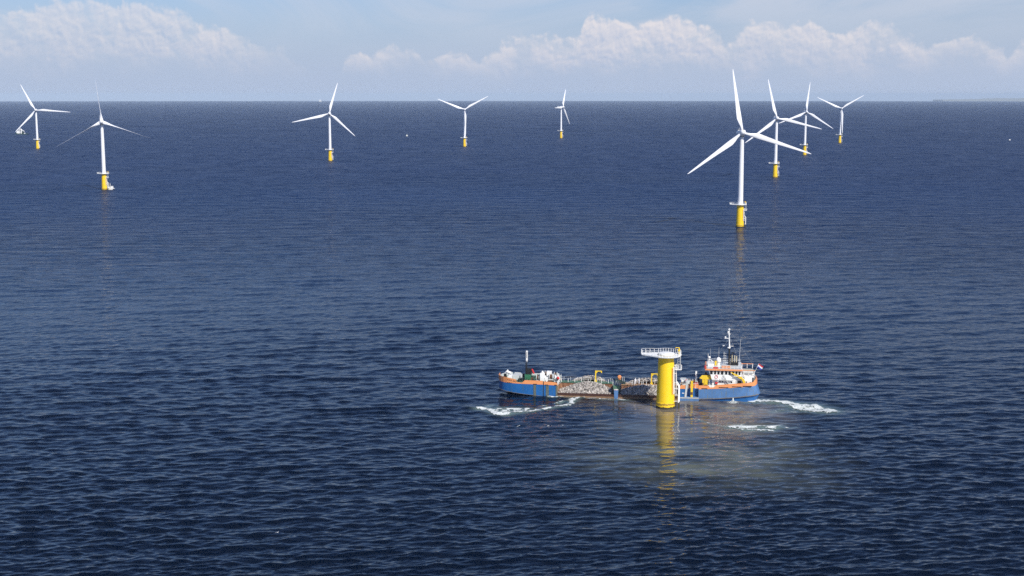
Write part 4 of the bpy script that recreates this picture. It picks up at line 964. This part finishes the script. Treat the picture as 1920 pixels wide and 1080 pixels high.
# ------------------------------------------------------------------ people
def person(u, v, z, label, lean, arm, face):
    j = {'pel': (0, 0, .95), 'bel': (0, 0, 1.12), 'che': (0, lean * .5, 1.36), 'nek': (0, lean * .8, 1.52), 'hd0': (0, lean, 1.62), 'hd1': (0, lean * 1.05, 1.76)}
    for s_, n in ((-1, 'l'), (1, 'r')):
        j['sh' + n] = (.19 * s_, lean * .7, 1.44); j['el' + n] = (.27 * s_, lean * .7 - .04 + arm * .12, 1.17); j['wr' + n] = (.24 * s_, lean * .7 - .12 - arm * .22, .95 + arm * .16); j['ha' + n] = (.23 * s_, lean * .7 - .17 - arm * .3, .88 + arm * .2)
        j['hp' + n] = (.1 * s_, 0, .9); j['kn' + n] = (.12 * s_, -.04, .5); j['an' + n] = (.13 * s_, .02, .1); j['to' + n] = (.14 * s_, -.14, .05)
    rr = {'pel': .15, 'bel': .14, 'che': .17, 'nek': .06, 'hd0': .085, 'hd1': .095, 'sh': .09, 'el': .06, 'wr': .045, 'ha': .045, 'hp': .12, 'kn': .085, 'an': .06, 'to': .05}
    E_ = [('pel', 'bel'), ('bel', 'che'), ('che', 'nek'), ('nek', 'hd0'), ('hd0', 'hd1')]
    for n in 'lr': E_ += [('che', 'sh' + n), ('sh' + n, 'el' + n), ('el' + n, 'wr' + n), ('wr' + n, 'ha' + n), ('pel', 'hp' + n), ('hp' + n, 'kn' + n), ('kn' + n, 'an' + n), ('an' + n, 'to' + n)]
    keys = list(j); me = bpy.data.meshes.new('person_skeleton'); me.from_pydata([j[k_] for k_ in keys], [(keys.index(a), keys.index(b)) for a, b in E_], [])
    o = bpy.data.objects.new('tmp_person', me); COL.objects.link(o)
    sk = o.modifiers.new('skin', 'SKIN'); sk.use_smooth_shade = True
    for i, k_ in enumerate(keys):
        r = rr.get(k_, rr.get(k_[:2])); me.skin_vertices[0].data[i].radius = (r, r)
    me.skin_vertices[0].data[0].use_root = True
    sb = o.modifiers.new('sub', 'SUBSURF'); sb.levels = 1
    dg = bpy.context.evaluated_depsgraph_get(); bm_ = bpy.data.meshes.new_from_object(o.evaluated_get(dg)); bpy.data.objects.remove(o)
    bm_.name = 'person'; bm_.materials.clear()
    for mm in (coverall, skin, black): bm_.materials.append(mm)
    for p in bm_.polygons:
        c = p.center
        p.material_index = 1 if (c.z > 1.55 or (abs(c.x) > .18 and c.y < j['wrl'][1] - .01 and c.z < 1.2 and c.z > .8)) else (2 if c.z < .12 else 0)
    w = ship_w(u, v, z)
    p = tag(link('person', bm_, None, w), label, 'person', 'crew in white on the walkway'); p.rotation_euler = (0, 0, face)
    hm = MB(); hm.lathe([(.135, 1.70 ), (.13, 1.76), (.11, 1.83), (.06, 1.875), (.005, 1.885)], 14, (0, lean * 1.05)); hm.obj('helmet', white, p, 50)
person(21.75, 6.7, 2.621, 'person in white coveralls, left of two standing on the walkway, leaning slightly', -.05, .8, rad(20))
person(22.8, 6.75, 2.621, 'person in white coveralls, right of two standing on the walkway by the rail', .0, .35, rad(-40))

# ------------------------------------------------------------------ water jet from the hull
def splash():
    R = random.Random(5); m = MB(); bx, by, _ = ship_w(48.8, -.75, 0)
    prev = None
    for i in range(9):
        z = 1.25 - i * .16; r = .13 + i * .022
        p = (R.uniform(-.03, .03), R.uniform(-.03, .03) - i * .02, z)
        if prev: m.tube(prev, p, pr, r, 8)
        prev, pr = p, r
    for i in range(700):
        a = R.uniform(0, 6.28); d = abs(R.gauss(0, .8)); h = max(.02, R.uniform(0, 1) ** 2 * .7 * math.exp(-d))
        m.ball((d * 1.1 * math.cos(a), d * math.sin(a) - .4, h), R.uniform(.03, .085) * (1.2 - min(.8, d * .3)), 5, 3, .8)
    tag(m.obj('water_splash', SPRAY, None, None, (bx, by, 0)), 'small white splash where water pours from the ship side below the house', 'splash', None, 'stuff')
splash()

# ------------------------------------------------------------------ other vessels
def vessel(name, px, py, rz, label, cat):
    x, y = G(px, py); o = empty(name, (x, y, drop(x, y)), rz, label, cat); return o
v = vessel('crew_boat', 206.3, 355.2, rad(-12), 'small white crew boat nosed against the base of the large left turbine', 'boat')
MB().slab_v([(-3.6, .7), (-3.0, .0), (3.3, .0), (3.6, 1.1), (-3.9, 1.5)], -1.6, -.7).slab_v([(-3.6, .7), (-3.0, .0), (3.3, .0), (3.6, 1.1), (-3.9, 1.5)], .7, 1.6).box(-3.3, 3.5, -1.6, 1.6, .9, 1.35).obj('hull', white, v)
c = MB().slab_v([(-1.0, 1.35), (2.6, 1.35), (2.6, 3.1), (-.5, 3.1)], -1.2, 1.2).obj('cabin', white, v)
MB().box(-.4, .5, -1.24, -1.2, 2.2, 2.8).box(.8, 1.6, -1.24, -1.2, 2.2, 2.8).obj('window', window_glass, c)
MB().tube((.2, 0, 3.1), (.2, 0, 6.), .14, .1).box(-.2, .6, -.5, .5, 4.4, 4.6).obj('mast', white, v)
MB().box(3.2, 3.6, -1.5, 1.5, -.2, .5).box(-3.5, -2., -1.7, -1.6, 0., .5).obj('fender', black, v)
MB().tube((-3., -1.5, 1.36), (-3., -1.5, 2.34), .05).tube((-3.04, -1.5, 2.3), (0, -1.5, 2.3), .05).tube((-1.5, -1.5, 1.36), (-1.5, -1.5, 2.34), .05).obj('railing', white, v)

v = vessel('work_vessel', 41.5, 251.5, 0, 'distant work vessel with a dark green hull and white house below the leftmost turbine', 'ship')
MB().slab_v([(-14, 3.4), (-12, -.5), (12, -.5), (14, 1.6), (6, 1.5), (-6, 2.0)], -3.5, 3.5).obj('hull', dkhull, v)
MB().box(-11, -4.2, -2.6, 2.6, 2.2, 6.).box(-10.2, -5, -2.2, 2.2, 6.0, 8.6).slab_v([(-6.8, 8.6), (-4.8, 8.6), (-3.6, 12.8), (-4.6, 12.8)], -.5, .5).obj('deck_house', white, v)
MB().box(-9.9, -5.4, -2.25, -2.2, 7.2, 8.1).obj('window', window_glass, v)
MB().tube((-4.2, 0, 8.), (-4.2, 0, 10.8), .8).obj('funnel', black, v)
MB().tube((-1.5, 0, 1.6), (-1.5, 0, 9.4), 1.2, 1.4, 10).ball((-1.6, 0, 10.), 1.9, 12, 8).slab_v([(-.5, 9.2), (5.2, 5.8), (5.2, 7.2), (0, 10.2)], -.6, .6).slab_v([(3.8, 1.7), (6.8, 1.7), (6, 4.)], -1, 1).obj('crane', white, v)
MB().slab_v([(-.2, 1.6), (4, 1.6), (3.2, 5.4), (.6, 7.5)], -1.5, 1.5).box(8.5, 11, -2, 2, 1.6, 2.6).obj('deck_gear', dkgreen, v)
MB().tube((-3, 0, 10.), (-3, 0, 14.5), .25).obj('mast', ltgrey, v)

v = vessel('sailing_boat', 763, 255.6, 0, 'tiny sailing boat with pale sails on the open sea left of the middle', 'boat')
MB().slab_v([(-2.2, .6), (-1.7, -.2), (1.9, -.2), (2.5, .8)], -.6, .6).obj('hull', dkblue, v)
MB().add([(-1.9, 0, .9), (.25, .12, .9), (.25, 0, 5.2), (-1.9, .08, .9), (.25, .2, .9), (.25, .08, 5.2)], [(0, 1, 2), (3, 5, 4), (0, 2, 5, 3), (0, 3, 4, 1), (1, 4, 5, 2)]).obj('mainsail', mat('sail_cloth', (.78, .80, .66), .8), v)
MB().add([(.45, 0, .9), (2.4, .1, .9), (.45, 0, 3.4), (.45, .08, .9), (2.4, .18, .9), (.45, .08, 3.4)], [(0, 1, 2), (3, 5, 4), (0, 2, 5, 3), (0, 3, 4, 1), (1, 4, 5, 2)]).obj('jib', flag_white, v)
MB().tube((.35, 0, .6), (.35, 0, 5.6), .06).obj('mast', ltgrey, v)

v = vessel('motor_boat', 1893, 262.3, rad(10), 'tiny white motor boat alone on the sea at the far right', 'boat')
MB().slab_v([(-1.6, .9), (-1.1, -.1), (1.6, -.1), (1.7, .8)], -.8, .8).obj('hull', white, v)
MB().slab_v([(-.6, .8), (1., .8), (.9, 1.7), (-.3, 1.7)], -.6, .6).obj('cabin', white, v)

v = empty('far_ship', (-356 / 2500 * 21000, 21000, drop(0, 21000)), 0, 'faint white ship on the horizon just left of the turbine with the blade leaning right', 'ship')
MB().slab_v([(-26, 14), (-22, 0), (22, 0), (25, 9), (-10, 9)], -6, 6).obj('hull', grey, v)
MB().slab_v([(-16, 9), (16, 9), (10, 28), (-14, 28)], -5, 5).box(-8, -3, -2, 2, 28, 36).obj('deck_house', white, v)

# low coast beyond the horizon at the right
cx0, cx1 = 12000, 21000
m = MB(); R = random.Random(3); N = 60; D0 = 37500; zb = drop(0, D0) - 30
T_ = []
for i in range(N + 1):
    x = cx0 + (cx1 - cx0) * i / N; f = min(1, i / 22); T_.append((x, zb + 62 + f * 62 * (1 + .18 * math.sin(i * .7) + .12 * R.uniform(-1, 1))))
for i in range(N):
    (xa, za), (xb, zb2) = T_[i], T_[i + 1]
    m.add([(xa, D0, zb), (xb, D0, zb), (xb, D0, zb2), (xa, D0, za), (xa, D0 + 900, zb), (xb, D0 + 900, zb), (xb, D0 + 900, zb2), (xa, D0 + 900, za)], [(0, 1, 2, 3), (3, 2, 6, 7), (7, 6, 5, 4)])
tag(m.obj('coast', mat('dune_grass_and_sand', (.22, .22, .17), .9, (.4, .36, .28), .05, .002, .2)), kind='structure')

# seagull low over the water at lower left
gx, gy = G(520, 999)
g = empty('seagull', (gx * .985, gy * .985, 1.3), rad(-35), 'white seagull flying low over the dark water at lower left', 'bird')
MB().tube((-.28, 0, 0), (.0, 0, .02), .03, .08, 8).tube((0, 0, .02), (.2, 0, .04), .08, .055, 8).ball((.26, 0, .07), .05, 8, 6).add([(-.28, -.02, 0), (-.46, -.07, -.01), (-.46, .07, -.01), (-.28, .02, .02)], [(0, 1, 2, 3)]).obj('body', flag_white, g, 60)
for s_ in (-1, 1):
    MB().add([(.12, .05 * s_, .05), (-.1, .05 * s_, .04), (-.08, .4 * s_, .17), (.12, .38 * s_, .2), (-.16, .78 * s_, .08)], [(0, 1, 2, 3), (3, 2, 4)]).obj('wing', ltgrey, g)
MB().tube((.3, 0, .07), (.37, 0, .055), .018, .004, 6).obj('beak', yellow2, g)

g.scale = (.75, .75, .75)
# ------------------------------------------------------------------ haze
HZ = .0000
def haze():
    M = bpy.data.materials.new('haze'); M.use_nodes = True; t = M.node_tree; t.nodes.clear()
    o = t.nodes.new('ShaderNodeOutputMaterial'); p = t.nodes.new('ShaderNodeVolumePrincipled')
    p.inputs['Color'].default_value = (.68, .83, 1., 1); p.inputs['Density'].default_value = 3.1e-5; p.inputs['Anisotropy'].default_value = -0.15
    t.links.new(p.outputs[0], o.inputs['Volume'])
    tag(MB().box(-64000, 64000, -64000, 64000, -700, 112).obj('haze', M), kind='stuff')
haze()
